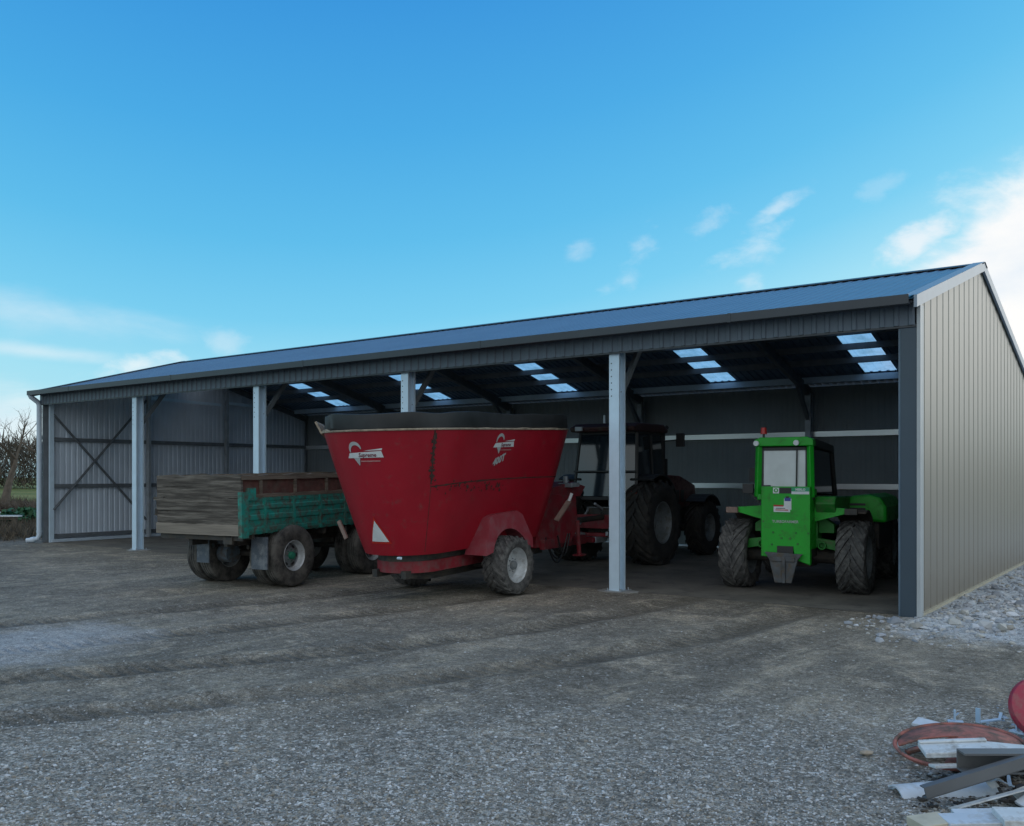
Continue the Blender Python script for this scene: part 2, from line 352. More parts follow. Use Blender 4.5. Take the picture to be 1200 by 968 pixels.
while len(pts)<6500:
    x=rs.uniform(-1.0,4.5); y=rs.uniform(-2.6,12)
    k=sst(-.9,.6,x+.5*fbm(x,y,8,2))*sst(-2.5,-.7,y-.10*x+.5*fbm(x*.8,y*.8,5,3))
    if -.02-.25<x<.12 and y>.02: continue
    if x<-.02 and y>-.25: continue
    if rs.uniform()>k*(1 if y<3 else .6): continue
    s=float(np.clip(rs.lognormal(math.log(.027),.65),.008,.15))
    if x<.3 and y>-.3: s=min(s,.07)
    pts.append((x,y,height(x,y))); sz.append(s*.8)
stones('broken_rock',pts,sz,.62,M_pale,'pale broken rock spread along the foot of the beige gable wall',9)

# ------------------------------------------------------------------ the shed
XL,XR=-23.95,0.0; YB=9.9; YR=4.59; ZR=5.70; SL=(5.70-4.35)/(4.59+.33)
def zroof(y): return ZR-abs(y-YR)*SL
shed=empty('machinery_shed',(XL/2,YB/2,0)); tag(shed,'long open fronted steel machinery shed with slate grey roof and beige gable wall','shed')
shed_off=Vector((-XL/2,-YB/2,0))
def sbuild(mb,name,m,parent=shed,**k):
    o=mb.build(name,m,parent,**k)
    if parent is shed: o.location=shed_off
    return o
def sheet(m,O,U,V,N,lu,vf0,vf1,pitch=.19,rib=.05,dep=.026,mi=0,slope=.016):
    """trapezoidal sheet: along U from O, ribs run along V between vf0(u) and vf1(u)"""
    O=Vector(O);U=Vector(U);V=Vector(V);N=Vector(N); us=[]
    u=0
    while u<lu:
        for du,d in ((0,0),(pitch-rib-2*slope,0),(pitch-rib-slope,dep),(pitch-slope,dep)):
            if u+du<lu: us.append((u+du,d))
        u+=pitch
    us.append((lu,0)); vs=[];fs=[]
    for (u,d) in us:
        vs.append(O+U*u+V*vf0(u)+N*d); vs.append(O+U*u+V*vf1(u)+N*d)
    for i in range(len(us)-1): fs.append((2*i,2*i+2,2*i+3,2*i+1))
    m.add(vs,fs,mi)
sl=math.atan(SL); Vf=Vector((0,math.cos(sl),math.sin(sl))); Nf=Vector((0,-math.sin(sl),math.cos(sl)))
Vr=Vector((0,-math.cos(sl),math.sin(sl))); Nr=Vector((0,math.sin(sl),math.cos(sl)))
LR=(YR+.33)/math.cos(sl)
m=MB(); sheet(m,(XL-.05,-.33,zroof(-.33)),(1,0,0),Vf,Nf,XR-XL+.1,lambda u:0,lambda u:LR-.01,dep=.010)
sbuild(m,'roof',M_roof,fix=False)
# rear slope with strips of clear sheet let in
sk=[(-21.55,-20.85),(-16.9,-16.2),(-12.1,-11.4),(-7.25,-6.52),(-3.28,-2.55)]
YE=YB+.30
def ysl(y): return (YE-y)/math.cos(sl)     # distance up the rear slope from its eave
m=MB(); x=XL-.05
for a,b in sk:
    sheet(m,(x,YE,zroof(YE)),(1,0,0),Vr,Nr,a-x,lambda u:0,lambda u:LR-.01)
    sheet(m,(a,YE,zroof(YE)),(1,0,0),Vr,Nr,b-a,lambda u:ysl(6.2),lambda u:LR-.01)
    sheet(m,(a,YE,zroof(YE)),(1,0,0),Vr,Nr,b-a,lambda u:0,lambda u:ysl(9.22))
    x=b
sheet(m,(x,YE,zroof(YE)),(1,0,0),Vr,Nr,XR+.05-x,lambda u:0,lambda u:LR-.01)
rear=sbuild(m,'roof',M_roof,fix=False)
for a,b in sk:
    m=MB(); sheet(m,(a,YE,zroof(YE)),(1,0,0),Vr,Nr,b-a,lambda u:ysl(9.22),lambda u:ysl(6.2),dep=.008); o=m.build('skylight',M_sky,rear,fix=False)
m=MB(); w=.22
for s in (-1,1):
    vs=[]
    for x in (XL-.08,XR+.08):
        vs+=[(x,YR,ZR+.045),(x,YR+s*w,ZR-w*SL+.04),(x,YR+s*w,ZR-w*SL+.03),(x,YR,ZR+.035)]
    m.add(vs,[(0,1,5,4),(1,2,6,5),(2,3,7,6)])
sbuild(m,'ridge_cap',M_gutter)
# gutter, in joined lengths
m=MB(); pr=[(-.335,.0),(-.46,.0),(-.46,.125),(-.445,.125),(-.445,.015),(-.335,.015)]
m.prism([(y,4.27+z) for y,z in pr],'x',XL-.06,XR-.02)
for i in range(5): x=XL+4.79*i+2.2; m.box(x,x+.05,-.465,-.33,4.262,4.40)
sbuild(m,'gutter',M_gutter)
# eave trim above and behind gutter
m=MB(); m.box(XL-.05,XR+.0,-.33,-.12,4.30,4.325); sbuild(m,'soffit',M_gutter)
m=MB(); sheet(m,(XL-.02,-.10,4.03),(1,0,0),(0,0,1),(0,-1,0),XR-XL,lambda u:0,lambda u:.28,pitch=.19,dep=.022)
m.box(XL-.02,XR-.01,-.098,-.07,4.0,4.035,1)
sbuild(m,'fascia_cladding',[M_fascia,M_gutter],fix=False)
# walls
m=MB(); sheet(m,(XR,0,0),(0,1,0),(0,0,1),(1,0,0),YB,lambda u:.04,lambda u:zroof(u)-.03,pitch=.40,rib=.04,dep=.008,slope=.022)
gw=sbuild(m,'wall',M_gable,fix=False)
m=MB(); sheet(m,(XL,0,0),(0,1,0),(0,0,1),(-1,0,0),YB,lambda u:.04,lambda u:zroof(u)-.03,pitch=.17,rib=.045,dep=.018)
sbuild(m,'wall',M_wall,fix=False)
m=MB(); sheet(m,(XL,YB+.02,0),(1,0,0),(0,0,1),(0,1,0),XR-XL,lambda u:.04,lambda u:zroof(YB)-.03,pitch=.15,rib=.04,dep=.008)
sbuild(m,'wall',M_wallshade,fix=False)
m=MB(); m.box(XL-.03,XL+.06,YB-.06,YB+.05,0,zroof(YB)-.02); sbuild(m,'corner_post',M_steel)
m=MB(); m.box(XR-.06,XR-.002,YB-.06,YB+.05,0,zroof(YB)-.02); sbuild(m,'corner_post',M_steel)
m=MB(); m.box(XL+.002,XL+.16,.16,YB-.07,.0,.09); sbuild(m,'base_rail',M_pvc,bevel=.01)
m=MB(); m.box(XR+.001,XR+.05,0,YB,-.02,.055); sbuild(m,'base_flashing',mat('buff_flashing',(.42,.38,.28),.6))
# barge flashings
for X,s in ((XR,1),(XL,-1)):
    for (y0,y1) in ((-.36,YR),(YR,YE)):
        m=MB(); t=.05
        poly=[(y0,zroof(y0)+.05),(y1,zroof(y1)+.05),(y1,zroof(y1)-.115),(y0,zroof(y0)-.115)]
        a,b=(X+.024,X+.066) if s>0 else (X-.066,X-.028)
        m.prism(poly,'x',min(a,b),max(a,b))
        m.add([(X+.066*s,y0,zroof(y0)+.052),(X+.066*s,y1,zroof(y1)+.052),(X-.12*s,y1,zroof(y1)+.052),(X-.12*s,y0,zroof(y0)+.052)],[(0,1,2,3)])
        sbuild(m,'barge_flashing',M_trim,fix=False)
# right-hand jamb post and corner trim
m=MB(); m.box(-.215,-.0,-.085,.12,0,4.0); sbuild(m,'corner_post',M_post,bevel=.008)
m=MB(); m.box(-.245,-.217,-.06,.12,0,4.0); sbuild(m,'corner_post',mat('mid_blue_jamb',(.11,.165,.225),.4))
m=MB(); m.box(.002,.05,-.10,-.002,0.02,4.32); m.box(.026,.052,-.002,.075,0.02,4.3); sbuild(m,'corner_flashing',mat('pale_corner_trim',(.40,.43,.45),.4,0,.06,3))
# columns
def isec(m,x,y,z0,z1,w=.19,d=.22,t=.012):
    m.box(x-w/2,x+w/2,y,y+t,z0,z1); m.box(x-w/2,x+w/2,y+d-t,y+d,z0,z1)
    for s in (-1,1):
        m.box(x+s*.008-.003,x+s*.008+.003,y+t,y+d-t,z0,z1)
        m.box(x+s*(w/2-.003)-.003,x+s*(w/2-.003)+.003,y+t,y+.035,z0,z1); m.box(x+s*(w/2-.003)-.003,x+s*(w/2-.003)+.003,y+d-.035,y+d-t,z0,z1)
XC=[-19.2,-14.23,-9.6,-4.8]
for i,x in enumerate([XL+.35]+XC):
    m=MB(); isec(m,x,-.03,.02,4.25)
    if 0<i: 
        for z in [3.3+.11*k for k in range(6)]: m.tube([(x-.05,-.034,z),(x-.05,-.026,z)],.011,8,1)
    if i==0: continue
    c=sbuild(m,'column',[M_galv,M_gutter])
    m=MB(); m.box(x-.15,x+.15,-.08,.28,.005,.022); 
    for a in (-.12,.12):
        for b in (-.04,.24): m.tube([(x+a,b,.02),(x+a,b,.06)],.012,6)
    o=m.build('base_plate',M_galv2,c)
    m=MB(); m.bar((x+.0,.21,3.35),(x+.0,1.15,zroof(1.15)-.2),.06,.10); sbuild(m,'knee_brace',M_steel)
    m=MB(); m.bar((x,.2,zroof(.2)-.22),(x,YR,zroof(YR)-.24),.10,.22); m.bar((x,YR,zroof(YR)-.24),(x,YB-.15,zroof(YB-.15)-.22),.10,.22); 
    m.box(x-.055,x+.055,YR-.35,YR+.35,ZR-.52,ZR-.2)
    sbuild(m,'rafter',M_steel)
    m=MB(); isec(m,x,YB-.26,.0,zroof(YB)-.2,w=.14,d=.2); sbuild(m,'column',M_galv2)
    m=MB(); m.bar((x,YB-.25,3.4),(x,YB-1.15,zroof(YB-1.15)-.2),.08,.11); sbuild(m,'knee_brace',M_steel)
# rafters at both gables
for X in (XL+.09,XR-.09):
    m=MB(); m.bar((X,.2,zroof(.2)-.2),(X,YR,ZR-.2),.08,.18); m.bar((X,YR,ZR-.2),(X,YB-.1,zroof(YB-.1)-.2),.08,.18); sbuild(m,'rafter',M_steel)
# purlins
for y in [-.06,.8,1.65,2.5,3.35,4.2,4.98,5.83,6.66,7.45,8.22]:
    m=MB(); z=zroof(y)-.075; s=1 if y<YR else -1
    m.box(XL+.02,XR-.02,y-.004,y+.004,z-.075,z+.06); m.box(XL+.02,XR-.02,y,y+.055,z-.080,z-.073); sbuild(m,'purlin',M_steel)
m=MB(); y=9.22; m.box(XL+.02,XR-.02,y,y+.07,zroof(y)-.19,zroof(y)-.04); sbuild(m,'eave_beam',M_galv)
m=MB(); m.box(XL+.02,XR-.25,.0,.06,4.05,4.22); sbuild(m,'eave_beam',M_steel)
# back wall girts
for z in (.5,1.68,3.0):
    m=MB(); m.box(XL+.02,XR-.05,YB-.075,YB-.068,z-.07,z+.07); m.box(XL+.02,XR-.05,YB-.075,YB-.005,z+.062,z+.07);m.box(XL+.02,XR-.05,YB-.075,YB-.005,z-.07,z-.062); m.box(XL+.02,XR-.05,YB-.085,YB-.075,z+.03,z+.07)
    sbuild(m,'girt',M_shine if z>1 else M_galv2)
# end-wall framing
for X,s in ((XL,1),(XR-.02,-1)):
    for z in (.18,1.65,3.02):
        m=MB(); m.box(min(X+.01*s,X+.11*s),max(X+.01*s,X+.11*s),.2,YB-.1,z-.055,z+.055); sbuild(m,'girt',M_steel if s>0 else M_galv2,bevel=.006)
    for y in (3.25,6.2):
        m=MB(); m.box(min(X+.11*s,X+.25*s),max(X+.11*s,X+.25*s),y-.05,y+.05,0,zroof(y)-.25); sbuild(m,'end_wall_post',M_galv2,bevel=.008)
m=MB(); m.box(XL+.0,XL+.08,.12,.26,0,4.1); m.box(XL-.03,XL+.04,-.03,.12,0,4.3); sbuild(m,'corner_post',M_steel,bevel=.006)
m=MB(); m.box(XL+.082,XL+.14,.10,.24,0,4.1); sbuild(m,'corner_post',M_galv,bevel=.006)
for a,b in (((XL+.13,.22,3.75),(XL+.13,3.2,.55)),((XL+.14,.22,.95),(XL+.14,3.2,4.35))):
    m=MB(); m.bar(a,b,.012,.075,up=(1,0,0)); m.bar(a,b,.07,.012,up=(1,0,0)); sbuild(m,'cross_brace',M_steel)
for (y0,y1,z) in ((3.3,5.95,4.42),(6.25,7.4,4.45)):
    m=MB(); m.bar((XL+.2,y0,z),(XL+.2,y1,z-.05),.05,.09); sbuild(m,'tie_rail',M_galv)
# downpipe with shoe
m=MB(); X=XL-.02; m.tube([(X+.02,-.40,4.30),(X+.02,-.36,4.22),(X+.02,-.16,4.08),(X+.02,-.13,3.98),(X+.02,-.13,.24),(X-.0,-.16,.13),(X-.10,-.26,.085),(X-.22,-.38,.07)],.07,16)
m.tube([(X-.06,-.22,.10),(X-.14,-.30,.08)],.085,16); m.tube([(X+.02,-.13,.30),(X+.02,-.13,.36)],.078,16)
for z in (1.2,2.6,3.7): m.box(X-.06,X+.1,-.15,-.1,z,z+.04)
sbuild(m,'downpipe',M_pvc,smooth=True)

# floor inside (compacted, edged by concrete footing pads)
def slab():
    m=MB(); nx,ny=60,26; vs=[];fs=[]
    for j in range(ny+1):
        for i in range(nx+1):
            x=XL+.2+(XR-XL-.5)*i/nx; y=.1+(YB-.15)*j/ny; y-= .25*fbm(x*.7,0,3,3) if j==0 else 0
            vs.append((x,y,height(x,y)+.004))
    for j in range(ny):
        for i in range(nx): a=j*(nx+1)+i; fs.append((a,a+1,a+nx+2,a+nx+1))
    m.add(vs,fs); return m
M_floor=mat('dusty_floor',(.16,.15,.13),.9,0,.35,1.1,dirt=((.075,.072,.066),.45,2.2),bump=.4,bscale=30)
fl=slab().build('floor',M_floor,smooth=True,fix=False); tag(fl,kind='structure')
for i,x in enumerate(XC):
    m=MB(); n=18; vs=[(x+(.30+.08*fbm(k*.5,x,2,2))*math.cos(2*PI*k/n)*(1.2),.1+(.27+.12*fbm(k*.6,x,7,2))*math.sin(2*PI*k/n),.004+height(x,-.1)) for k in range(n)]
    m.prism([(v[0],v[1]) for v in vs],'z',-.03,height(x,-.1)+.012)
    o=m.build('concrete_pad',M_conc,bevel=.004); tag(o,['pale concrete footing pad under the open column left of the trailer','concrete footing pad under the column hidden behind the trailer','concrete footing pad under the column hidden behind the red tub','pale concrete footing pad under the column between tractor and green machine'][i],'footing pad',kind='structure')

# ------------------------------------------------------------------ wheels
def tyre_mesh(R,w,rr,lugs=0,lh=.035,ang=.5,m=None,ribs=0):
    m=MB(); h=w/2
    pr=[(-h*.80,rr*.98),(-h*.97,rr+.25*(R-rr)),(-h*1.0,rr+.55*(R-rr)),(-h*.97,R-.16*(R-rr)),(-h*.86,R-.04*(R-rr)),(-h*.5,R-.0),(0,R+.004),(h*.5,R),(h*.86,R-.04*(R-rr)),(h*.97,R-.16*(R-rr)),(h,rr+.55*(R-rr)),(h*.97,rr+.25*(R-rr)),(h*.80,rr*.98)]
    if lugs: pr=[(a,r-lh if r>R-.3*(R-rr) else r) for a,r in pr]
    if ribs:
        t=[(-h*.5,R),(-h*.44,R),(-h*.42,R-.012),(-h*.36,R-.012),(-h*.34,R),(-h*.06,R),(-h*.04,R-.012),(h*.04,R-.012),(h*.06,R),(h*.34,R),(h*.36,R-.012),(h*.42,R-.012),(h*.44,R),(h*.5,R)]
        pr=pr[:5]+t+pr[8:]
    m.lathe(pr,64,close=True)
    if lugs:
        for k in range(lugs):
            for s in (-1,1):
                a0=2*PI*(k+(.5 if s>0 else 0))/lugs; bw=PI/lugs*.52; rows=[]
                for t in (0,.35,.7,1.0,1.04):
                    x=s*h*(-.06+ t*1.0); aa=a0+ang*2*PI/lugs*t*1.6
                    ro=R-(.03*R if t>=1 else 0)-(.10*R if t>1.02 else 0); ri=R-lh-.02-(.06*R if t>=1 else 0)-(.10*R if t>1.02 else 0)
                    rows.append([(x,r*math.cos(q),r*math.sin(q)) for q,r in ((aa-bw,ri),(aa-bw*.75,ro),(aa+bw*.75,ro),(aa+bw,ri))])
                vs=[p for r in rows for p in r]; fs=[]
                for i in range(4):
                    for j in range(3): fs.append((i*4+j,i*4+j+1,i*4+j+5,i*4+j+4))
                fs.append((0,3,2,1)); fs.append((16,17,18,19)); m.add(vs,fs)
    return m
def wheel(parent,c,R,w,rr,side,Mt,Mr,Mc=None,hubM=None,lugs=0,lh=.035,dish=.25,ribs=0,slots=0,ang=.5):
    """part 'wheel' (steel rim and disc) > 'tyre', 'hub'"""
    Mc=Mc or Mr; hubM=hubM or Mc; s=side; h=w/2
    m=MB(); xo=h*.80; xd=h*dish
    pr=[(xo,rr*1.02),(xo+.012,rr*1.0),(xo,rr*.955),(xo-.02,rr*.93),(xd+.05,rr*.88),(xd+.03,rr*.80),(xd-.0,rr*.74),(xd+.03,rr*.50),(xd+.05,rr*.32),(xd+.045,.0)]
    m.lathe([(a*s,r) for a,r in pr],48,mis=[0,0,0,0,0,1,1,1,1])
    m.lathe([(-a*s*.98,r) for a,r in pr[:5]]+[(xd*s-.02*s,rr*.86)],48,mis=[0]*5)
    if slots:
        for k in range(slots):
            t=2*PI*k/slots; y,z=rr*.62*math.cos(t),rr*.62*math.sin(t)
            q=[]; n=10
            for j in range(n): 
                u=2*PI*j/n; a_=rr*.15*math.cos(u); b_=rr*.085*math.sin(u); q.append((y-math.sin(t)*a_+math.cos(t)*b_,z+math.cos(t)*a_+math.sin(t)*b_))
            m.prism(q,'x',(xd+.005)*s,(xd+.026)*s,2)
    wob=m.build('wheel',[Mr,Mc,M_black],parent,smooth=True,loc=c)
    tyre_mesh(R,w,rr,lugs,lh,ang*s if lugs else .5,ribs=ribs).build('tyre',Mt,wob,smooth=True)
    m=MB(); m.lathe([((xd+.02)*s,rr*.27),((xd+.09)*s,rr*.25),((xd+.11)*s,rr*.2),((xd+.12)*s,0)],24)
    for k in range(8):
        t=2*PI*k/8; m.tube([((xd+.02)*s,rr*.38*math.cos(t),rr*.38*math.sin(t)),((xd+.065)*s,rr*.38*math.cos(t),rr*.38*math.sin(t))],rr*.03,6)
    m.build('hub',hubM,wob,smooth=True)
    return wob

# ------------------------------------------------------------------ text on surfaces
def textverts(body,size,shear=0,bold=0,spacing=1):
    cu=bpy.data.curves.new('t','FONT'); cu.body=body; cu.size=size; cu.shear=shear; cu.align_x='CENTER'; cu.align_y='CENTER'; cu.offset=bold; cu.space_character=spacing; cu.resolution_u=2
    ob=bpy.data.objects.new('t',cu); col.objects.link(ob); dg=bpy.context.evaluated_depsgraph_get(); me=bpy.data.meshes.new_from_object(ob.evaluated_get(dg))
    vs=[tuple(v.co) for v in me.vertices]; fs=[tuple(p.vertices) for p in me.polygons]
    bpy.data.objects.remove(ob); bpy.data.meshes.remove(me); bpy.data.curves.remove(cu); return vs,fs

# ------------------------------------------------------------------ tipping trailer
def plank(m,axis,a0,a1,z0,z1,d0,d1,seed,amp=.012,n=24,mi=0):
    """board running along an axis with worn, uneven edges"""
    vs=[];fs=[]
    for i in range(n+1):
        a=a0+(a1-a0)*i/n; t=z1+amp*fbm(a*3.1,seed,0,4)*1.6; b=z0+amp*.5*fbm(a*3.3,seed,7,3); w=.006*fbm(a*2,seed,3,2)
        for (d,z) in ((d0+w,b),(d1+w,b),(d1+w,t),(d0+w,t)): vs.append((a,d,z) if axis=='x' else (d,a,z))
    for i in range(n):
        for j in range(4): fs.append((i*4+j,i*4+(j+1)%4,(i+1)*4+(j+1)%4,(i+1)*4+j))
    fs.append((0,1,2,3)); fs.append((n*4+3,n*4+2,n*4+1,n*4)); m.add(vs,fs,mi)
def trailer():
    t=empty('farm_trailer'); tag(t,'old farm trailer with grey plank tailgate and flaking teal side panel','trailer')
    tilt=R_(1.0)
    def B(m,name,mt,**k):
        o=m.build(name,mt,t,**k); o.rotation_euler.x=tilt; return o
    y0=-1.17; y1=3.9; HW=.99
    m=MB(); plank(m,'x',-1.04,.97,1.79,1.99,y0-.02,y0+.03,1.3,.022); plank(m,'x',-1.03,.98,1.60,1.79,y0-.022,y0+.02,2.6,.012); plank(m,'x',-1.10,.25,1.55,1.60,y0-.045,y0+.0,7.3,.02)
    plank(m,'x',-1.03,.98,1.372,1.60,y0-.04,y0+.012,4.4,.018); plank(m,'x',-1.02,.97,1.155,1.372,y0-.036,y0+.015,5.7,.014)
    o=B(m,'tailgate',M_wood)
    m=MB(); plank(m,'x',-1.03,.98,.97,1.155,y0-.055,y0+.05,9.1,.008); o2=m.build('tailgate_beam',mat('pale_weathered_beam',(.22,.195,.165),.92,0,.35,3,dirt=((.2,.18,.15),.35,6),bump=.4,bscale=12,stretch=(.35,1,5)),o)
    m=MB(); 
    m.tube([(-1.04,y0-.03,1.28),(-1.04,y0-.03,1.40)],.03,8)
    m.build('latch',M_iron,o)
    for s in (1,-1):
        m=MB(); X=HW*s; a,b=sorted((X-.035*s,X)); n=60; 
        # ribbed teal side: three horizontal pressed ribs, bottom hem, vertical stiffeners
        prof=[(.98,0),(1.03,.02),(1.09,.02),(1.12,0),(1.20,0),(1.23,.028),(1.30,.028),(1.33,0),(1.38,0),(1.41,.028),(1.47,.028),(1.50,0),(1.545,.018),(1.59,.018)]
        vs=[];fs=[]; k=len(prof)
        for i in range(n+1):
            y=y0+.02+(y1-y0-.04)*i/n; wz=.012*fbm(y*1.8,s,2,3); wx=.012*fbm(y*1.3,s,6,3)
            for j,(z,d) in enumerate(prof):
                jag=.022*fbm(y*9,z*3,s,3) if j in (0,k-1) else 0
                vs.append((X+(d-.012)*s+wx*s,y,z+wz+jag))
        for i in range(n):
            for j in range(k-1): fs.append((i*k+j,i*k+j+1,(i+1)*k+j+1,(i+1)*k+j))
        m.add(vs,fs)
        for i in range(7): y=y0+.52+i*.72; m.box(a,X+.022*s if s>0 else b,y-.03,y+.03,.99,1.6) if s>0 else m.box(X-.022,b,y-.03,y+.03,.99,1.6)
        m.box(a,b,y0+.02,y1-.02,1.0,1.58)
        # corner post
        if s>0: m.box(min(X-.05*s,X+.035*s),max(X-.05*s,X+.035*s),y0-.06,y0+.10,.93,1.70); m.box(min(X-.03*s,X+.03*s),max(X-.03*s,X+.03*s),y0+.10,y0+.28,1.56,1.77)
        B(m,'side_panel',M_teal)
        m=MB(); plank(m,'y',y0+.05,y1,1.60,1.90,X-.05*s-.012,X-.05*s+.012,s*3.3,.01,n=40)
        o=B(m,'side_board',M_rustred)
        m=MB(); plank(m,'y',y0+.0,y1,1.905,1.985,X-.07*s-.02,X-.0*s,s*5.1,.012,n=40); plank(m,'y',y0+.25,y1,1.60,1.66,X-.05*s,X-.015*s if s>0 else X+.02,s*2.2,.012,n=40)
        for i in range(6): y=y0+.45+i*.86; m.box(min(X-.038*s,X-.01*s),max(X-.038*s,X-.01*s),y-.03,y+.03,1.62,1.93)
        m.build('top_rail',M_woodt,o)
    m=MB(); m.box(-.94,.94,y0+.036,y0+.05,1.05,1.92); m.box(-.97,.97,y0,y1,.99,1.04); m.box(-.96,.96,y1-.03,y1,1.04,1.95); B(m,'bed',M_woodt)
    m=MB()
    for x in (-.42,.42): m.box(x-.04,x+.04,y0+.15,y1-.1,.74,.95)
    for i in range(8): y=y0+.25+i*.62; m.box(-.96,.96,y-.03,y+.03,.88,.985)
    for y in (.0,2.3):
        m.tube([(-.75,y,.54),(.75,y,.54)],.055,10)
        for x in (-.42,.42):
            for k in range(4): m.bar((x,y-.45+.07*k,.70-.022*k),(x,y,.585-.012*k),.06,.011); m.bar((x,y,.585-.012*k),(x,y+.45-.07*k,.70-.022*k),.06,.011)
            m.box(x-.03,x+.03,y-.5,y-.44,.66,.76); m.box(x-.03,x+.03,y+.44,y+.5,.66,.76)
    m.lathe([(.62,.0),(.62,.4),(.74,.4),(.74,0)],30,axis='z',c=(0,2.3,0)); m.box(-.06,.06,.2,1.0,.62,.8); m.tube([(0,.6,.7),(0,1.1,.95)],.08,12)
    m.bar((-.3,3.2,.6),(0,4.7,.5),.07,.09); m.bar((.3,3.2,.6),(0,4.7,.5),.07,.09)
    m.build('chassis',M_iron,t,bevel=.004)
    m=MB(); m.box(.66,1.02,-.66,-.63,.34,.90); f=m.build('mudflap',M_mud,t)
    m=MB(); m.box(-.66,-.36,-.66,-.635,.40,.90); m.build('mudflap',M_mud,t)
    m=MB(); m.tube([(-.42,-.25,.55),(-.18,-.25,.55)],.17,20); m.tube([(-.5,-.36,.8),(-.2,-.36,.8)],.09,16); m.build('brake_chamber',M_drum,t,smooth=True)
    m=MB(); m.box(-1.0,.96,y0+.0,y0+.06,.86,.94); m.box(.55,.75,y0-.03,y0+.02,.80,.92); m.build('rear_beam',M_iron,t,bevel=.005)
    w=wheel(t,(.93,0,.54),.545,.28,.27,1,M_rubber,M_rimw,M_rimg,M_hub,dish=-.1,ribs=1,slots=6)
    for c,rz in (((.62,0,.54),PI),((.93,2.3,.54),0),((.62,2.3,.54),PI),((-.93,0,.54),PI),((-.62,0,.54),0),((-.93,2.3,.54),PI),((-.62,2.3,.54),0)):
        q=copytree(w,t,c); q.rotation_euler.z=rz
    return t
t=trailer(); th=R_(8); t.location=(-10.84,-2.80,.0); t.rotation_euler.z=th

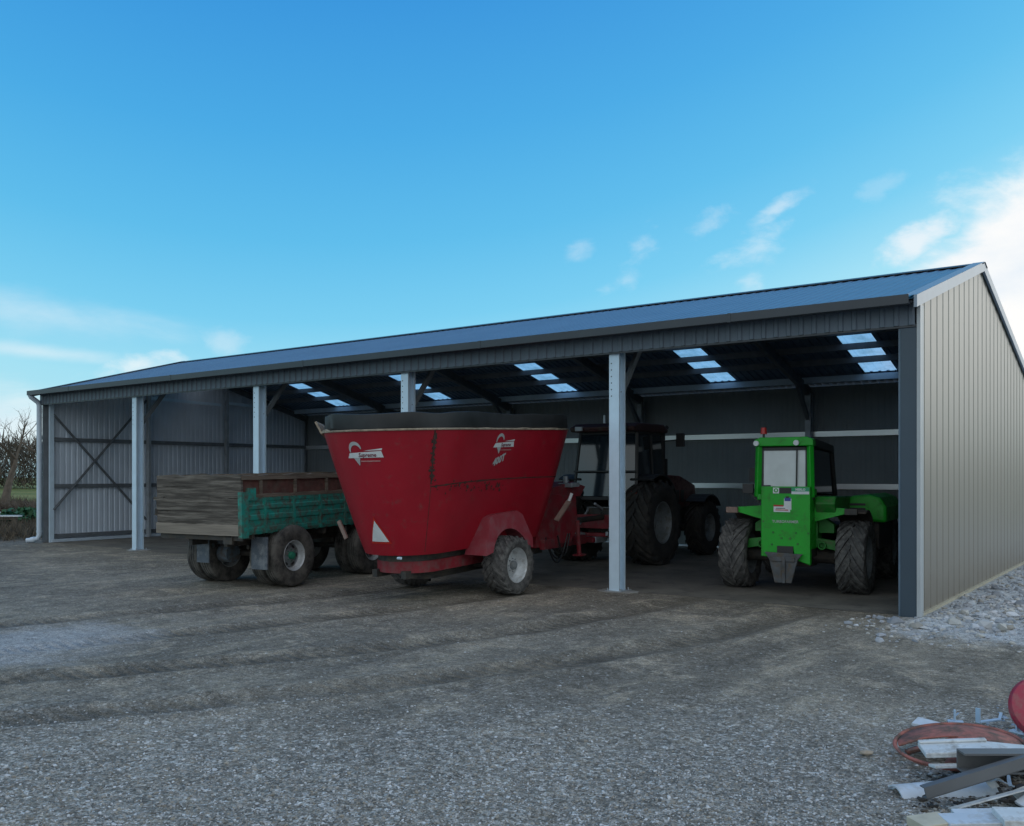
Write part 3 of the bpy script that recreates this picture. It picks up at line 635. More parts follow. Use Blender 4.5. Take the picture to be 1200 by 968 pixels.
# ------------------------------------------------------------------ vertical feed mixer
def mixer():
    t=empty('feed_mixer'); tag(t,'large dark red oval feed mixer wagon with black rubber ring on its rim','feed mixer')
    YC,YF=-1.2,1.31; Z0,Z1=.80,2.72; R0,R1=.70,1.30
    def rad(z):
        k=(z-Z0)/(Z1-Z0); return R0+(R1-R0)*(k**.92)
    stn=[]
    for i in range(33): stn.append((YF,R_(90-180*i/32+0)))           # front half: 90 -> -90 would be x>=0 ; build full loop below
    loop=[]
    N=40
    for i in range(N+1): loop.append((YF,R_(180)-PI*i/N))            # front half circle from left to right
    for i in range(1,12): loop.append((YF+(YC-YF)*i/12,0.0))
    for i in range(N+1): loop.append((YC,-PI*i/N))
    for i in range(1,12): loop.append((YC+(YF-YC)*i/12,PI))
    def pt(st,z,off=0,r=None):
        y,a=st; r=(rad(z) if r is None else r)+off; return (r*math.cos(a),y+r*math.sin(a),z)
    def band(m,zs,offs,mi=0,rs=None,close=False):
        n=len(loop); k0=[]; vs=[]
        for j,z in enumerate(zs):
            for st in loop: vs.append(pt(st,z,offs[j],rs[j] if rs else None))
        fs=[]; J=len(zs)
        for j in range(J if close else J-1):
            j2=(j+1)%J
            for i in range(n): fs.append((j*n+i,j*n+(i+1)%n,j2*n+(i+1)%n,j2*n+i))
        m.add(vs,fs,mi); return len(loop)
    m=MB(); zs=[Z0+(Z1-Z0)*i/24 for i in range(25)]
    band(m,zs,[0]*25)
    n=len(loop); m.f.append(tuple(range(n-1,-1,-1))); m.mi.append(0)
    zi=[Z1,1.7,1.6]; band(m,zi,[-.03,-.03,-.03]); 
    m.f.append(tuple(len(m.v)-n+i for i in range(n))); m.mi.append(1)
    tubmb=m
    # welded seams, rusty
    def line(pts,w,off=.004):
        """thin raised strip following station/height points"""
        m=MB(); vs=[];
        for (st,z),(dst,dz) in pts: 
            vs.append(pt(st,z,off)); vs.append(pt((st[0]+dst[0],st[1]+dst[1]),z+dz,off))
        m.add(vs,[(2*i,2*i+1,2*i+3,2*i+2) for i in range(len(pts)-1)]); return m
    m=tubmb; rr=random.Random(4)
    aS=R_(-30)
    def strip_v(st,z0,z1,w):
        k=30; vs=[]
        for i in range(k+1):
            z=z0+(z1-z0)*i/k; dw=w*(.6+.8*abs(fbm(z*9,1,1,2))); da=dw/rad(z)/2
            vs+=[pt((st[0],st[1]-da),z,.003),pt((st[0],st[1]+da),z,.006),pt((st[0],st[1]+da),z,.0)]
        fs=[(3*i,3*i+1,3*i+4,3*i+3) for i in range(k)]; m.add(vs,fs,2)
    strip_v((YC,aS),1.9,Z1-.02,.03); strip_v((YC,aS),Z0+.05,1.9,.008)
    L1=[]
    for i in range(50):
        k=i/49
        if k<.3: st=(YC,aS+(0-aS)*k/.3)
        elif k<.85: st=(YC+(YF-YC)*(k-.3)/.55,0)
        else: st=(YF,R_(40)*(k-.85)/.15)
        z=1.86+.05*math.sin(k*3); w=.008+.02*max(0,fbm(k*30,2,2,3))*(1 if k<.5 else .4)
        L1.append((pt(st,z-w,.004),pt(st,z+w,.006)))
    vs=[p for q in L1 for p in q]; m.add(vs,[(2*i,2*i+1,2*i+3,2*i+2) for i in range(49)],2)
    # rust spots and chips
    for i in range(110):
        if i<45: st=(YC+rr.uniform(-.1,1.2),0) if rr.random()<.7 else (YC,rr.uniform(-.5,0)); z=1.86+rr.gauss(0,.05)-.03
        else: st=(YC,aS+rr.gauss(0,.015)); z=rr.uniform(1.9,2.65)
        s=rr.uniform(.008,.028); k=6; vs=[]
        for j in range(k):
            u=2*PI*j/k; q=s*rr.uniform(.5,1.3); 
            vs.append(pt((st[0]+(q*math.cos(u) if st[1]==0 else 0),st[1]+(q*math.cos(u)/1.2 if st[1]!=0 else 0)),z+q*math.sin(u),.009))
        m.add(vs,[tuple(range(k))],2)
    tub=m.build('tub',[M_red,M_rim,M_rust],t,smooth=True)
    # crusted rim
    m=MB(); nn=len(loop); vs=[]
    for st in loop:
        y,a=st; cr=.004+.040*max(0,fbm(math.cos(a)*3,y*3+a,2,3)); zc=Z1+cr*.9
        for (r,z) in ((R1-.005,Z1-.012),(R1+.02,Z1-.008),(R1+.024,zc+.004),(R1-.01,zc+.015),(R1-.045,Z1)): vs.append(pt(st,z,0,r))
    fs=[]
    for i in range(nn):
        i2=(i+1)%nn
        for j in range(4): fs.append((i*5+j,i2*5+j,i2*5+j+1,i*5+j+1))
    m.add(vs,fs); m.build('rim',M_rim,tub,smooth=True)
    # rubber ring on top
    m=MB(); vs=[]
    for st in loop:
        y,a=st; w=.020*fbm(math.cos(a)*2.4,math.sin(a)*2.4+y*1.2,5,3)
        for (r,z) in ((R1-.03,Z1+.005),(R1-.012+w,Z1+.05),(R1-.025+w*1.5,Z1+.25+w),(R1-.05+w*1.5,Z1+.255+w),(R1-.055,Z1+.0)): vs.append(pt(st,z,0,r))
    fs=[]
    for i in range(nn):
        i2=(i+1)%nn
        for j in range(4): fs.append((i*5+j,i2*5+j,i2*5+j+1,i*5+j+1))
    m.add(vs,fs); m.build('rubber_ring',M_rubring,t,smooth=True)
    # frayed wooden extension at the left rear
    m=MB(); m.add([pt((YC,R_(-150)),Z1-.14,.03),pt((YC,R_(-133)),Z1-.02,.05),pt((YC,R_(-137)),Z1+.17,.09),pt((YC,R_(-160)),Z1+.13,.14),pt((YC,R_(-166)),Z1-.02,.10)],[(0,1,2,3,4)])
    o=m.build('splash_board',M_rim,t); sd=o.modifiers.new('s','SOLIDIFY'); sd.thickness=.03
    # decals
    def decal(name,vs2,fs,st0,z0,mt,off,side=False,par=tub,flip=1):
        m=MB(); vs=[]
        for (x,y,*_) in vs2:
            z=z0+y
            st=(st0[0]+x*flip,0.0) if side else (st0[0],st0[1]+x/rad(z0))
            vs.append(pt(st,z,off))
        m.add(vs,fs); return m.build(name,mt,par,fix=False)
    def arc(cx,cy,r,w,a0,a1,n=20):
        vs=[];
        for i in range(n+1):
            a=R_(a0+(a1-a0)*i/n); ww=w*(.35+.65*math.sin(PI*i/n)); vs+=[(cx+(r-ww/2)*math.cos(a),cy+(r-ww/2)*math.sin(a)),(cx+(r+ww/2)*math.cos(a),cy+(r+ww/2)*math.sin(a))]
        return vs,[(2*i,2*i+1,2*i+3,2*i+2) for i in range(n)]
    def strip(pts_t,pts_b):
        vs=[];n=len(pts_t)
        for a,b in zip(pts_t,pts_b): vs+=[a,b]
        return vs,[(2*i,2*i+1,2*i+3,2*i+2) for i in range(n-1)]
    def lin(p,q,n=8): return [(p[0]+(q[0]-p[0])*i/n,p[1]+(q[1]-p[1])*i/n) for i in range(n+1)]
    def logo(st0,z0,s,side):
        def S(vs): return [(x*s,y*s) for x,y in vs]
        v,f=arc(-.16,.07,.105,.055,10,195); decal('emblem_arc',S(v),f,st0,z0,M_decgrey,.006,side)
        v,f=strip(lin((-.29,.03),(.27,.055)),lin((-.34,-.045),(.30,-.04))); a=decal('emblem_band',S(v),f,st0,z0,M_white,.007,side)
        v,f=strip(lin((-.02,.062),(.29,.095)),lin((-.02,.062),(.28,.066))); decal('emblem_stripe',S(v),f,st0,z0,M_white,.007,side)
        v,f=strip(lin((-.10,-.085),(.24,-.085)),lin((-.10,-.102),(.24,-.102))); decal('emblem_stripe',S(v),f,st0,z0,M_decpink,.007,side)
        v,f=strip(lin((-.22,-.045),(-.10,-.045),4),lin((-.14,-.155),(-.125,-.15),4)); decal('emblem_tail',S(v),f,st0,z0,M_decgrey,.0065,side)
        v,f=textverts('Supreme',.085*s,shear=.25,bold=.002)
        decal('lettering',[(x+.03*s,y-.004*s) for x,y,_ in v],f,st0,z0,mat('red_lettering',(.16,.02,.04),.6),.010,side)
    logo((YC,R_(-80)),2.36,1.0,False)
    logo((YC+.98,0),2.47,.9,True)
    v,f=textverts('400T',.15,shear=.3,bold=.008); ca,sa=math.cos(.3),math.sin(.3)
    decal('lettering',[(x*ca-y*sa,x*sa+y*ca) for x,y,_ in v],f,(YC+.90,0),2.22,M_decgrey,.007,True)
    # warning triangle
    tri=lambda k:[(-.14*k-.02,-.13*k),(.17*k-.0,-.13*k),(-.01*k-.01,.21*k)]
    def trif(k,off,mt):
        a,b,c=tri(k); vs=[];fs=[];n=6; idx={}
        for i in range(n+1):
            for j in range(n+1-i):
                u,v=i/n,j/n; idx[(i,j)]=len(vs); vs.append((a[0]+(b[0]-a[0])*u+(c[0]-a[0])*v,a[1]+(b[1]-a[1])*u+(c[1]-a[1])*v))
        for i in range(n):
            for j in range(n-i):
                fs.append((idx[(i,j)],idx[(i+1,j)],idx[(i,j+1)]))
                if j<n-i-1: fs.append((idx[(i+1,j)],idx[(i+1,j+1)],idx[(i,j+1)]))
        return decal('warning_triangle' if off<.01 else 'reflector',vs,fs,(YC,R_(-83)),1.15,mt,off,par=t if off<.01 else W)
    W=None; W=trif(1.25,.006,M_orange); trif(.98,.012,M_white)
    # wheel-arch panels
    for s in (1,-1):
        m=MB(); arc_=[(.56*math.cos(R_(a))+.10,.50+.58*math.sin(R_(a))) for a in range(24,157,11)]
        poly=[(-.60,.70),(-.38,1.28),(-.26,1.33),(.44,1.35),(.58,1.28),(.78,.86),(.76,.70)]+arc_
        x0,x1=sorted((.62*s,1.02*s)); 
        # outer plate leaning with the tub
        k=len(poly); vs=[]
        for (y,z) in poly: 
            o=1.10-.16*max(0,(z-.75)) ; vs.append((o*s,y,z))
        for (y,z) in poly: vs.append((.66*s,y,z))
        m.add(vs,[tuple(range(k)) if s>0 else tuple(range(k-1,-1,-1))]+[(i,(i+1)%k,k+(i+1)%k,k+i) for i in range(k)])
        m.build('wheel_arch',M_fender,t)
    # chassis band, frame, drawbar
    m=MB(); 
    def stad(r,z0,z1,mi=0,yc=YC,yf=YF-.1):
        k=16; P=[(r*math.cos(a),yf+r*math.sin(a)) for a in [PI*i/k for i in range(k+1)]]+[(r*math.cos(a),yc+r*math.sin(a)) for a in [PI+PI*i/k for i in range(k+1)]]
        m.prism(P,'z',z0,z1,mi)
    stad(.55,.50,.68,yc=YC+.05); 
    m.build('base_frame',M_redd,t,smooth=True)
    m=MB(); stad(.5,.68,.80); stad(.30,.34,.50,yc=YC+.3)
    m.tube([(-.98,.1,.475),(.98,.1,.475)],.07,12)
    for x in (-.3,.3): m.box(x-.05,x+.05,-1.7,2.2,.42,.54)
    m.build('under_frame',M_iron,t)
    m=MB(); m.tube([(.32,-1.84,.765),(.40,-1.86,.77)],.022,8); m.build('sensor',M_galv,t)
    m=MB()
    for s in (-1,1): m.bar((s*.55,1.9,.60),(s*.12,4.2,.48),.10,.18)
    m.bar((0,4.1,.48),(0,4.75,.40),.12,.12); m.tube([(0,4.7,.36),(0,4.7,.44)],.09,14)
    m.build('drawbar',M_redd,t,bevel=.008)
    m=MB(); m.prism([(1.75,.55),(3.05,.55),(3.3,.8),(3.25,1.42),(2.2,1.55),(1.9,1.2)],'x',.28,.50); m.prism([(2.35,1.42),(3.5,1.42),(3.7,1.6),(3.2,1.72),(2.35,1.62)],'x',-.3,.46)
    m.build('front_housing',M_redd,t,bevel=.01)
    m=MB(); m.tube([(0,2.0,.9),(0,5.3,.85)],.06,12); m.lathe([(2.2,0),(2.2,.26),(2.7,.24),(2.7,0)],24,axis='y',c=(0,0,.95)); m.build('drive_shaft',M_iron,t,smooth=True)
    m=MB(); m.box(.30,.62,2.9,3.2,1.62,1.70); m.tube([(.45,2.95,1.7),(.45,2.95,1.84)],.05,10); m.build('valve_block',M_galv2,t,bevel=.01)
    for k,(x,a,b,dz,rr_) in enumerate(((.5,2.1,2.9,.52,.018),(.42,2.2,3.1,.46,.014),(.52,2.5,2.95,.4,.014))):
        m=MB(); P=[(x,a+(b-a)*i/14,.72-dz*math.sin(PI*i/14)) for i in range(15)]; m.tube(P,rr_,8); m.build('hose',M_black,t,smooth=True)
    # jack and marker boards
    m=MB(); m.tube([(.52,3.25,.95),(.52,3.3,.28)],.045,10); m.box(.42,.62,3.2,3.4,.25,.28); m.build('parking_jack',M_redd,t)
    m=MB(); m.bar((.98,1.72,1.08),(1.10,1.98,1.42),.03,.10,up=(1,0,0)); o=m.build('marker_board',M_pink,t)
    m=MB(); m.bar((-.80,-1.80,1.02),(-.96,-1.80,1.30),.07,.03,up=(0,1,0)); m.build('marker_board',M_pink,t)
    m=MB(); m.tube([(1.10,1.98,1.42),(1.14,2.02,1.56)],.03,10); m.build('marker_lamp',M_white,t)
    w=wheel(t,(1.03,.10,.475),.485,.44,.29,1,M_rubberD,M_rimw,M_rimw,M_rimg,lugs=20,lh=.022,dish=.15,ang=1.0)
    q=copytree(w,t,(-1.03,.10,.475)); q.rotation_euler.z=PI
    return t
t=mixer(); t.location=(-7.15,-1.35,0); t.rotation_euler=(R_(2.2),0,R_(2))

# ------------------------------------------------------------------ tractor in the dark bay
M_tred=mat('dull_red_bonnet',(.09,.010,.010),.4,0,.1,3,dirt=((.06,.03,.025),.3,5))
M_tdark=mat('charcoal_cab_frame',(.03,.032,.034),.5,0,.2,5)
M_troof=mat('dull_maroon_roof',(.045,.012,.012),.55,0,.2,4,dirt=((.06,.05,.045),.4,6))
M_rubt=mat('dark_tractor_tyre',(.028,.028,.028),.75,0,.2,6,dirt=((.060,.056,.050),.4,6),bump=.2,bscale=60)
def tractor():
    t=empty('tractor'); tag(t,'dark red tractor deep in the shed behind the column, in front of the feed mixer','tractor')
    m=MB(); m.prism([(.55,1.15),(3.75,1.15),(3.85,1.3),(3.75,1.72),(2.8,1.95),(.95,2.02),(.55,1.95)],'x',-.42,.42); bon=m.build('bonnet',M_tred,t,bevel=.04)
    m=MB(); 
    for s in (-1,1):
        for k in range(6): m.box(s*.425-.004,s*.425+.004,1.3+k*.3,1.5+k*.3,1.3,1.6)
    m.build('grille',M_black,bon)
    m=MB(); m.box(-.3,.3,-.5,3.4,.65,1.15); m.tube([(-.9,0,.93),(.9,0,.93)],.14,14); m.tube([(-.8,3.0,.66),(.8,3.0,.66)],.09,12); m.box(-.38,.38,-.55,.2,.6,1.25)
    m.box(-.25,.25,3.3,3.95,.7,1.15)
    m.build('chassis',M_iron,t,bevel=.02)
    # cab
    Y0,Y1=-.45,1.05
    m=MB()
    B0=[(-.78,Y0,1.45),(.78,Y0,1.45),(.78,Y1+.1,1.2),(-.78,Y1+.1,1.2)]; T0=[(-.70,Y0+.20,2.92),(.70,Y0+.20,2.92),(.68,Y1-.02,2.92),(-.68,Y1-.02,2.92)]
    for a,b in zip(B0,T0): m.bar(a,b,.07,.07)
    for i in range(4): m.bar(B0[i],B0[(i+1)%4],.06,.08); m.bar(T0[i],T0[(i+1)%4],.06,.08)
    m.bar((.79,.42,1.3),(.72,.42,2.9),.04,.05); m.bar((-.79,.42,1.3),(-.72,.42,2.9),.04,.05)
    m.bar((-.78,Y0,2.05),(.78,Y0,2.05),.03,.04); m.bar((.1,Y0+.05,2.1),(.12,Y0+.13,2.6),.02,.02)
    cab=m.build('cab',M_tdark,t,bevel=.012)
    def quad(P,name,mt,par,th=.008):
        m=MB(); m.add(P,[(0,1,2,3)]); o=m.build(name,mt,par,fix=False); sd=o.modifiers.new('s','SOLIDIFY'); sd.thickness=th; return o
    quad([(-.74,Y0-.005,1.5),(.74,Y0-.005,1.5),(.67,Y0+.183,2.88),(-.67,Y0+.183,2.88)],'rear_window',M_glassd,cab)
    for s in (1,-1): quad([(s*.785,Y0+.05,1.5),(s*.785,Y1,1.5),(s*.70,Y1-.05,2.88),(s*.70,Y0+.24,2.88)],'side_window',M_glassd,cab)
    quad([(-.74,Y1+.09,1.4),(.74,Y1+.09,1.4),(.67,Y1-.0,2.88),(-.67,Y1-.0,2.88)],'windscreen',M_glassd,cab)
    m=MB(); m.prism([(Y0-.12,2.93),(Y1+.12,2.93),(Y1+.16,3.02),(Y1-.1,3.13),(Y0+.1,3.12),(Y0-.16,3.03)],'x',-.8,.8); rf=m.build('cab_roof',M_troof,t,bevel=.03)
    for x in (-.55,.3,.55):
        m=MB(); m.box(x-.09,x+.09,Y0-.2,Y0-.12,2.95,3.05); m.build('work_lamp',M_galv2 if x<.5 else M_black,rf,bevel=.01)
    m=MB(); m.tube([(.0,Y0+.0,3.12),(0,Y0+.0,3.30)],[.03,.025],10); m.build('aerial',M_galv,rf)
    # mudguards
    for s in (-1,1):
        m=MB(); P=[]
        for k in range(13):
            a=R_(30+k*7.2); P.append((.98*math.cos(a),.93+1.03*math.sin(a)))
        x0,x1=sorted((s*.62,s*1.18))
        vs=[];
        for (y,z) in P: vs+=[(x0,y,z),(x1,y,z)]
        m.add(vs,[(2*i,2*i+1,2*i+3,2*i+2) for i in range(12)]); o=m.build('mudguard',M_tdark,t,fix=False); sd=o.modifiers.new('s','SOLIDIFY'); sd.thickness=.03
        m=MB(); m.box(s*.80-.06,s*.80+.06,-.62,-.58,1.50,1.62); m.build('tail_light',M_orange,t)
    # exhaust, mirror, step, linkage
    m=MB(); m.tube([(.62,1.32,1.5),(.62,1.32,2.35)],.10,14); m.tube([(.62,1.32,2.35),(.62,1.32,2.95),(.64,1.36,3.05),(.68,1.42,3.1)],.045,12); m.build('exhaust',M_black,t,smooth=True)
    for s in (1,-1):
        m=MB(); m.bar((s*.72,1.0,2.75),(s*1.12,1.15,2.78),.03,.03); m.box(s*1.12-.10,s*1.12+.10,1.12,1.18,2.62,2.93); m.build('mirror',M_black,t,bevel=.01)
    m=MB(); 
    for z in (.55,.85,1.15): m.box(.62,.92,1.15,1.45,z,z+.03)
    m.bar((.65,1.3,.5),(.65,1.3,1.3),.03,.06); m.build('step',M_iron,t)
    m=MB()
    for s in (-1,1): m.bar((s*.28,-.45,.6),(s*.42,-1.15,.72),.05,.09); m.bar((s*.35,-.5,1.25),(s*.4,-1.0,.78),.04,.04)
    m.bar((-.5,-.52,.62),(.5,-.52,.62),.07,.07); m.bar((-.4,-.5,1.23),(.4,-.5,1.23),.06,.06); m.bar((0,-.52,.6),(0,-.52,1.25),.06,.06)
    m.box(-.09,.09,-1.0,-.5,.5,.62); m.bar((0,-.5,1.2),(0,-.9,1.35),.05,.05); m.build('rear_linkage',M_galv2,t,bevel=.008)
    m=MB(); m.box(-.55,.45,-.75,-.5,.62,.70); m.box(-.5,.4,-.8,-.55,.80,1.1); m.build('hitch_guard',M_redd,t,bevel=.01)
    w=wheel(t,(.93,0,.93),.95,.68,.46,1,M_rubt,M_rimg,M_rimg,M_rimg,lugs=18,lh=.06,dish=-.1,ang=1.0)
    q=copytree(w,t,(-.93,0,.93)); q.rotation_euler.z=PI
    w=wheel(t,(.92,3.0,.68),.69,.46,.34,1,M_rubt,M_rimg,M_rimg,M_rimg,lugs=18,lh=.04,dish=.1,ang=1.0)
    q=copytree(w,t,(-.92,3.0,.68)); q.rotation_euler.z=PI
    for s in (-1,1):
        m=MB(); vs=[]
        for k in range(9):
            a=R_(40+k*11); vs+=[(s*.68,3.0+.78*math.cos(a),.68+.80*math.sin(a)),(s*1.16,3.0+.78*math.cos(a),.68+.80*math.sin(a))]
        m.add(vs,[(2*i,2*i+1,2*i+3,2*i+2) for i in range(8)]); o=m.build('mudguard',M_tdark,t,fix=False); sd=o.modifiers.new('s','SOLIDIFY'); sd.thickness=.025
    return t
t=tractor(); t.location=(-7.50,4.60,0); t.rotation_euler.z=R_(3)

# ------------------------------------------------------------------ green telescopic handler
M_iron2=mat('grey_hitch_steel',(.085,.095,.105),.7,.2,.3,7,dirt=((.12,.09,.06),.4,9))
def handler():
    t=empty('telescopic_handler'); tag(t,'bright green telescopic handler with whitish rear window in the right hand bay','telehandler')
    # rear counterweight panel
    yb=-.78
    m=MB(); m.prism([(-.40,.62),(-.13,.60),(-.12,.74),(.13,.74),(.16,.58),(.40,.50),(.40,1.78),(-.40,1.78)],'y',yb,yb+.10)
    m.box(-.40,.40,yb+.10,yb+.5,.75,1.74)
    pan=m.build('rear_panel',M_green,t,bevel=.012)
    m=MB(); m.box(-.13,.13,yb-.02,yb+.06,.66,.80); m.build('tow_recess',M_black,pan)
    m=MB(); 
    for x,z in ((-.2,1.02),(.17,1.02),(-.06,.93),(.08,.93),(-.22,.82),(.2,.84),(-.36,1.2),(.37,1.02)): m.tube([(x,yb-.012,z),(x,yb+.01,z)],.018,10)
    m.build('bolts',M_greend,pan)
    m=MB(); m.add([(-.20,yb-.004,1.665),(-.10,yb-.004,1.665),(-.10,yb-.004,1.76),(-.20,yb-.004,1.76)],[(0,1,2,3)],0); m.add([(-.10,yb-.004,1.665),(.10,yb-.004,1.665),(.10,yb-.004,1.76),(-.10,yb-.004,1.76)],[(0,1,2,3)],1); m.add([(.10,yb-.004,1.655),(.385,yb-.004,1.655),(.385,yb-.004,1.70),(.10,yb-.004,1.70)],[(0,1,2,3)],0)
    m.add([(.10,yb-.004,1.70),(.385,yb-.004,1.70),(.385,yb-.004,1.765),(.10,yb-.004,1.765)],[(0,1,2,3)],2)
    m.build('sticker_band',[M_white,M_black,mat('mid_green_decal',(.03,.33,.16),.5)],pan,fix=False)
    def txt(body,size,x,z,mt,off,**k):
        v,f=textverts(body,size,**k); m=MB(); m.add([(a+x,yb-off,b+z) for a,b,_ in v],f); return m.build('lettering',mt,pan,fix=False)
    txt('TURBOFARMER',.062,-.0,1.20,M_decgrey,.004,bold=.001,spacing=1.0); txt('MERLO',.05,.245,1.73,M_white,.007,bold=.002); txt('O',.09,-.15,1.712,M_green,.007,bold=.004)
    m=MB()
    def rect(x0,x1,z0,z1,mi,o): m.add([(x0,yb-o,z0),(x1,yb-o,z0),(x1,yb-o,z1),(x0,yb-o,z1)],[(0,1,2,3)],mi)
    rect(-.19,.08,1.36,1.46,0,.004); rect(-.02,.10,1.40,1.58,0,.005); rect(-.19,-.03,1.45,1.475,1,.006); rect(-.01,.09,1.54,1.60,2,.006); rect(.01,.06,1.59,1.62,3,.007)
    rect(-.16,.05,1.385,1.40,1,.007); rect(-.15,.0,1.415,1.425,3,.007)
    m.build('sticker',[M_white,M_orange,mat('blue_decal',(.04,.06,.30),.5),M_black],pan,fix=False)
    m=MB(); m.prism([(-.32,.70),(.30,.68),(.22,.58),(.12,.20),(-.15,.20),(-.24,.58)],'y',yb-.10,yb-.04); m.box(-.02,.03,yb-.14,yb-.09,.2,.62); m.box(-.2,.18,yb-.12,yb+.3,.55,.63)
    m.build('tow_hitch',M_iron2,t,bevel=.01)
    # chassis, axle
    m=MB(); m.box(-.36,.36,-.6,3.1,.60,1.05); m.tube([(-.85,0,.6),(.85,0,.6)],.13,14); m.tube([(-.85,2.75,.6),(.85,2.75,.6)],.13,14); m.box(-.30,.30,-.25,.25,.42,.8)
    m.build('chassis',M_iron,t,bevel=.02)
    for s in (-1,1):
        m=MB(); m.box(*sorted((s*.30,s*.42)),-.33,.02,.76,1.36)
        m.prism([(s*.40,.78),(s*.40,.92),(s*.82,.86),(s*.82,.70)],'y',-.32,-.2); m.lathe([(-.35,.07),(-.35,.045),(-.40,.045),(-.40,.07)],16,axis='y',c=(s*.50,0,.80),close=True)
        m.prism([(s*.38,1.0),(s*.38,1.34),(s*.66,1.14),(s*.66,1.0)],'y',-.2,.0)
        m.build('axle_bracket',M_greend,t,bevel=.006)
    # cab on the left
    X0,X1,Y0,Y1=-.50,.38,-.62,1.0
    m=MB()
    B0=[(X0,Y0,1.60),(X1,Y0,1.60),(X1,Y1+.25,1.55),(X0,Y1+.25,1.4)]; T0=[(X0+.02,Y0+.02,2.46),(X1-.02,Y0+.02,2.46),(X1-.02,Y1,2.40),(X0+.02,Y1,2.40)]
    for i,(a,b) in enumerate(zip(B0,T0)): m.bar(a,b,.09,.09,mi=0 if i<2 else 1)
    m.bar(B0[0],B0[1],.09,.10); m.bar(B0[2],B0[3],.07,.1,mi=1); m.bar(B0[1],B0[2],.06,.08,mi=1); m.bar(B0[3],B0[0],.06,.08,mi=1)
    m.bar(T0[1],T0[2],.05,.06,mi=1)
    m.prism([(X0-.05,2.45),(X1+.05,2.45),(X1+.04,2.56),(X1-.06,2.60),(X0+.06,2.60),(X0-.04,2.56)],'y',Y0-.06,Y0+.12); 
    cab=m.build('cab',[M_green,M_tdark],t,bevel=.015)
    m=MB(); m.prism([(Y0+.12,2.44),(Y1+.08,2.36),(Y1+.02,2.50),(Y0+.12,2.585)],'x',X0-.03,X1+.03); m.build('cab_roof',M_tdark,cab,bevel=.015)
    def quad(P,name,mt,par,th=.008):
        m=MB(); m.add(P,[(0,1,2,3)]); o=m.build(name,mt,par,fix=False); sd=o.modifiers.new('s','SOLIDIFY'); sd.thickness=th; return o
    m=MB(); # black seal frame round the rear window
    a,b,c,d=X0+.045,X1-.045,1.65,2.43
    m.box(a,a+.05,Y0+.01,Y0+.045,c,d); m.box(b-.05,b,Y0+.01,Y0+.045,c,d); m.box(a,b,Y0+.01,Y0+.045,c,c+.07); m.box(a,b,Y0+.01,Y0+.045,d-.05,d); wf=m.build('window_frame',M_black,cab)
    quad([(a+.05,Y0+.02,c+.07),(b-.05,Y0+.02,c+.07),(b-.05,Y0+.03,d-.05),(a+.05,Y0+.03,d-.05)],'rear_window',M_glassm,wf)
    m=MB(); m.bar((.15,Y0-.0,2.40),(.14,Y0-.0,1.70),.02,.02); m.bar((.14,Y0-.0,1.72),(-.30,Y0-.005,1.76),.03,.02); m.box(-.40,-.28,Y0-.03,Y0,1.70,1.80); m.build('wiper',M_black,wf)
    quad([(X1+.005,Y0+.12,1.68),(X1+.005,Y1+.18,1.62),(X1-.01,Y1-.05,2.36),(X1-.01,Y0+.12,2.40)],'side_window',M_glassd,cab)
    quad([(X0-.005,Y0+.05,1.66),(X0-.005,Y1+.2,1.5),(X0+.01,Y1-.02,2.36),(X0+.01,Y0+.05,2.42)],'side_window',M_glassd,cab)
    quad([(X0+.05,Y1+.23,1.6),(X1-.05,Y1+.23,1.6),(X1-.05,Y1+.0,2.36),(X0+.05,Y1+.0,2.36)],'windscreen',M_glassd,cab)
    for x in (X0+.0,X1-.22):
        m=MB(); m.tube([(x,Y0-.11,2.50),(x,Y0-.04,2.50)],.045,14); m.build('work_lamp',M_white,cab,smooth=True)
    m=MB(); m.tube([(-.42,Y0+.08,2.56),(-.42,Y0+.08,2.68)],.02,8,1); m.tube([(-.42,Y0+.08,2.66),(-.42,Y0+.08,2.77)],[.055,.045],14); m.build('beacon',[M_orange,M_black],cab,smooth=True)
    # boom beside the cab and engine pod
    m=MB(); m.prism([(-.55,1.50),(-.45,1.62),(3.6,1.55),(3.9,1.3),(3.9,1.2),(3.4,1.25),(-.4,1.28)],'x',.42,.74); m.build('boom',M_greend,t,bevel=.02)
    m=MB(); m.add([],[]); P=[(.70,1.02),(.78,1.55),(.95,1.74),(1.25,1.78),(1.42,1.66),(1.46,1.30),(1.44,1.02)]; m.prism([(.52,1.18),(.56,1.46),(.78,1.61),(1.06,1.64),(1.24,1.58),(1.34,1.42),(1.34,1.15)],'y',.72,2.5); m.build('engine_cover',M_green,t,bevel=.05)
    m=MB(); m.box(.58,1.20,.86,2.25,.68,1.22); m.tube([(1.0,.9,1.0),(1.0,.7,1.0),(1.0,.6,.8)],.05,10); m.build('engine',M_iron,t,bevel=.02)
    m=MB()
    for k in range(3): m.box(.68,1.0,.705,.72,1.28+k*.08,1.32+k*.08)
    m.build('vent',M_black,t)
    m=MB(); m.box(.40,.62,-.45,.9,1.52,1.60); m.build('boom_cover',M_green,t,bevel=.01)
    # mudguards
    for s in (-1,1):
        m=MB(); vs=[]
        for k in range(9):
            a=R_(30+k*9.5); vs+=[(s*.62,.72*math.cos(a),.6+.76*math.sin(a)),(s*1.16,.72*math.cos(a),.6+.76*math.sin(a))]
        m.add(vs,[(2*i,2*i+1,2*i+3,2*i+2) for i in range(8)]); m2=M_iron if s>0 else M_iron
        o=m.build('mudguard',mat('dusty_mudguard',(.085,.070,.060),.85,0,.3,8),t,fix=False); sd=o.modifiers.new('s','SOLIDIFY'); sd.thickness=.03
        m=MB(); m.prism([(s*.40,1.20),(s*.40,1.46),(s*.9,1.42),(s*.9,1.34)],'y',-.45,-.36); m.build('light_bracket',M_green,t)
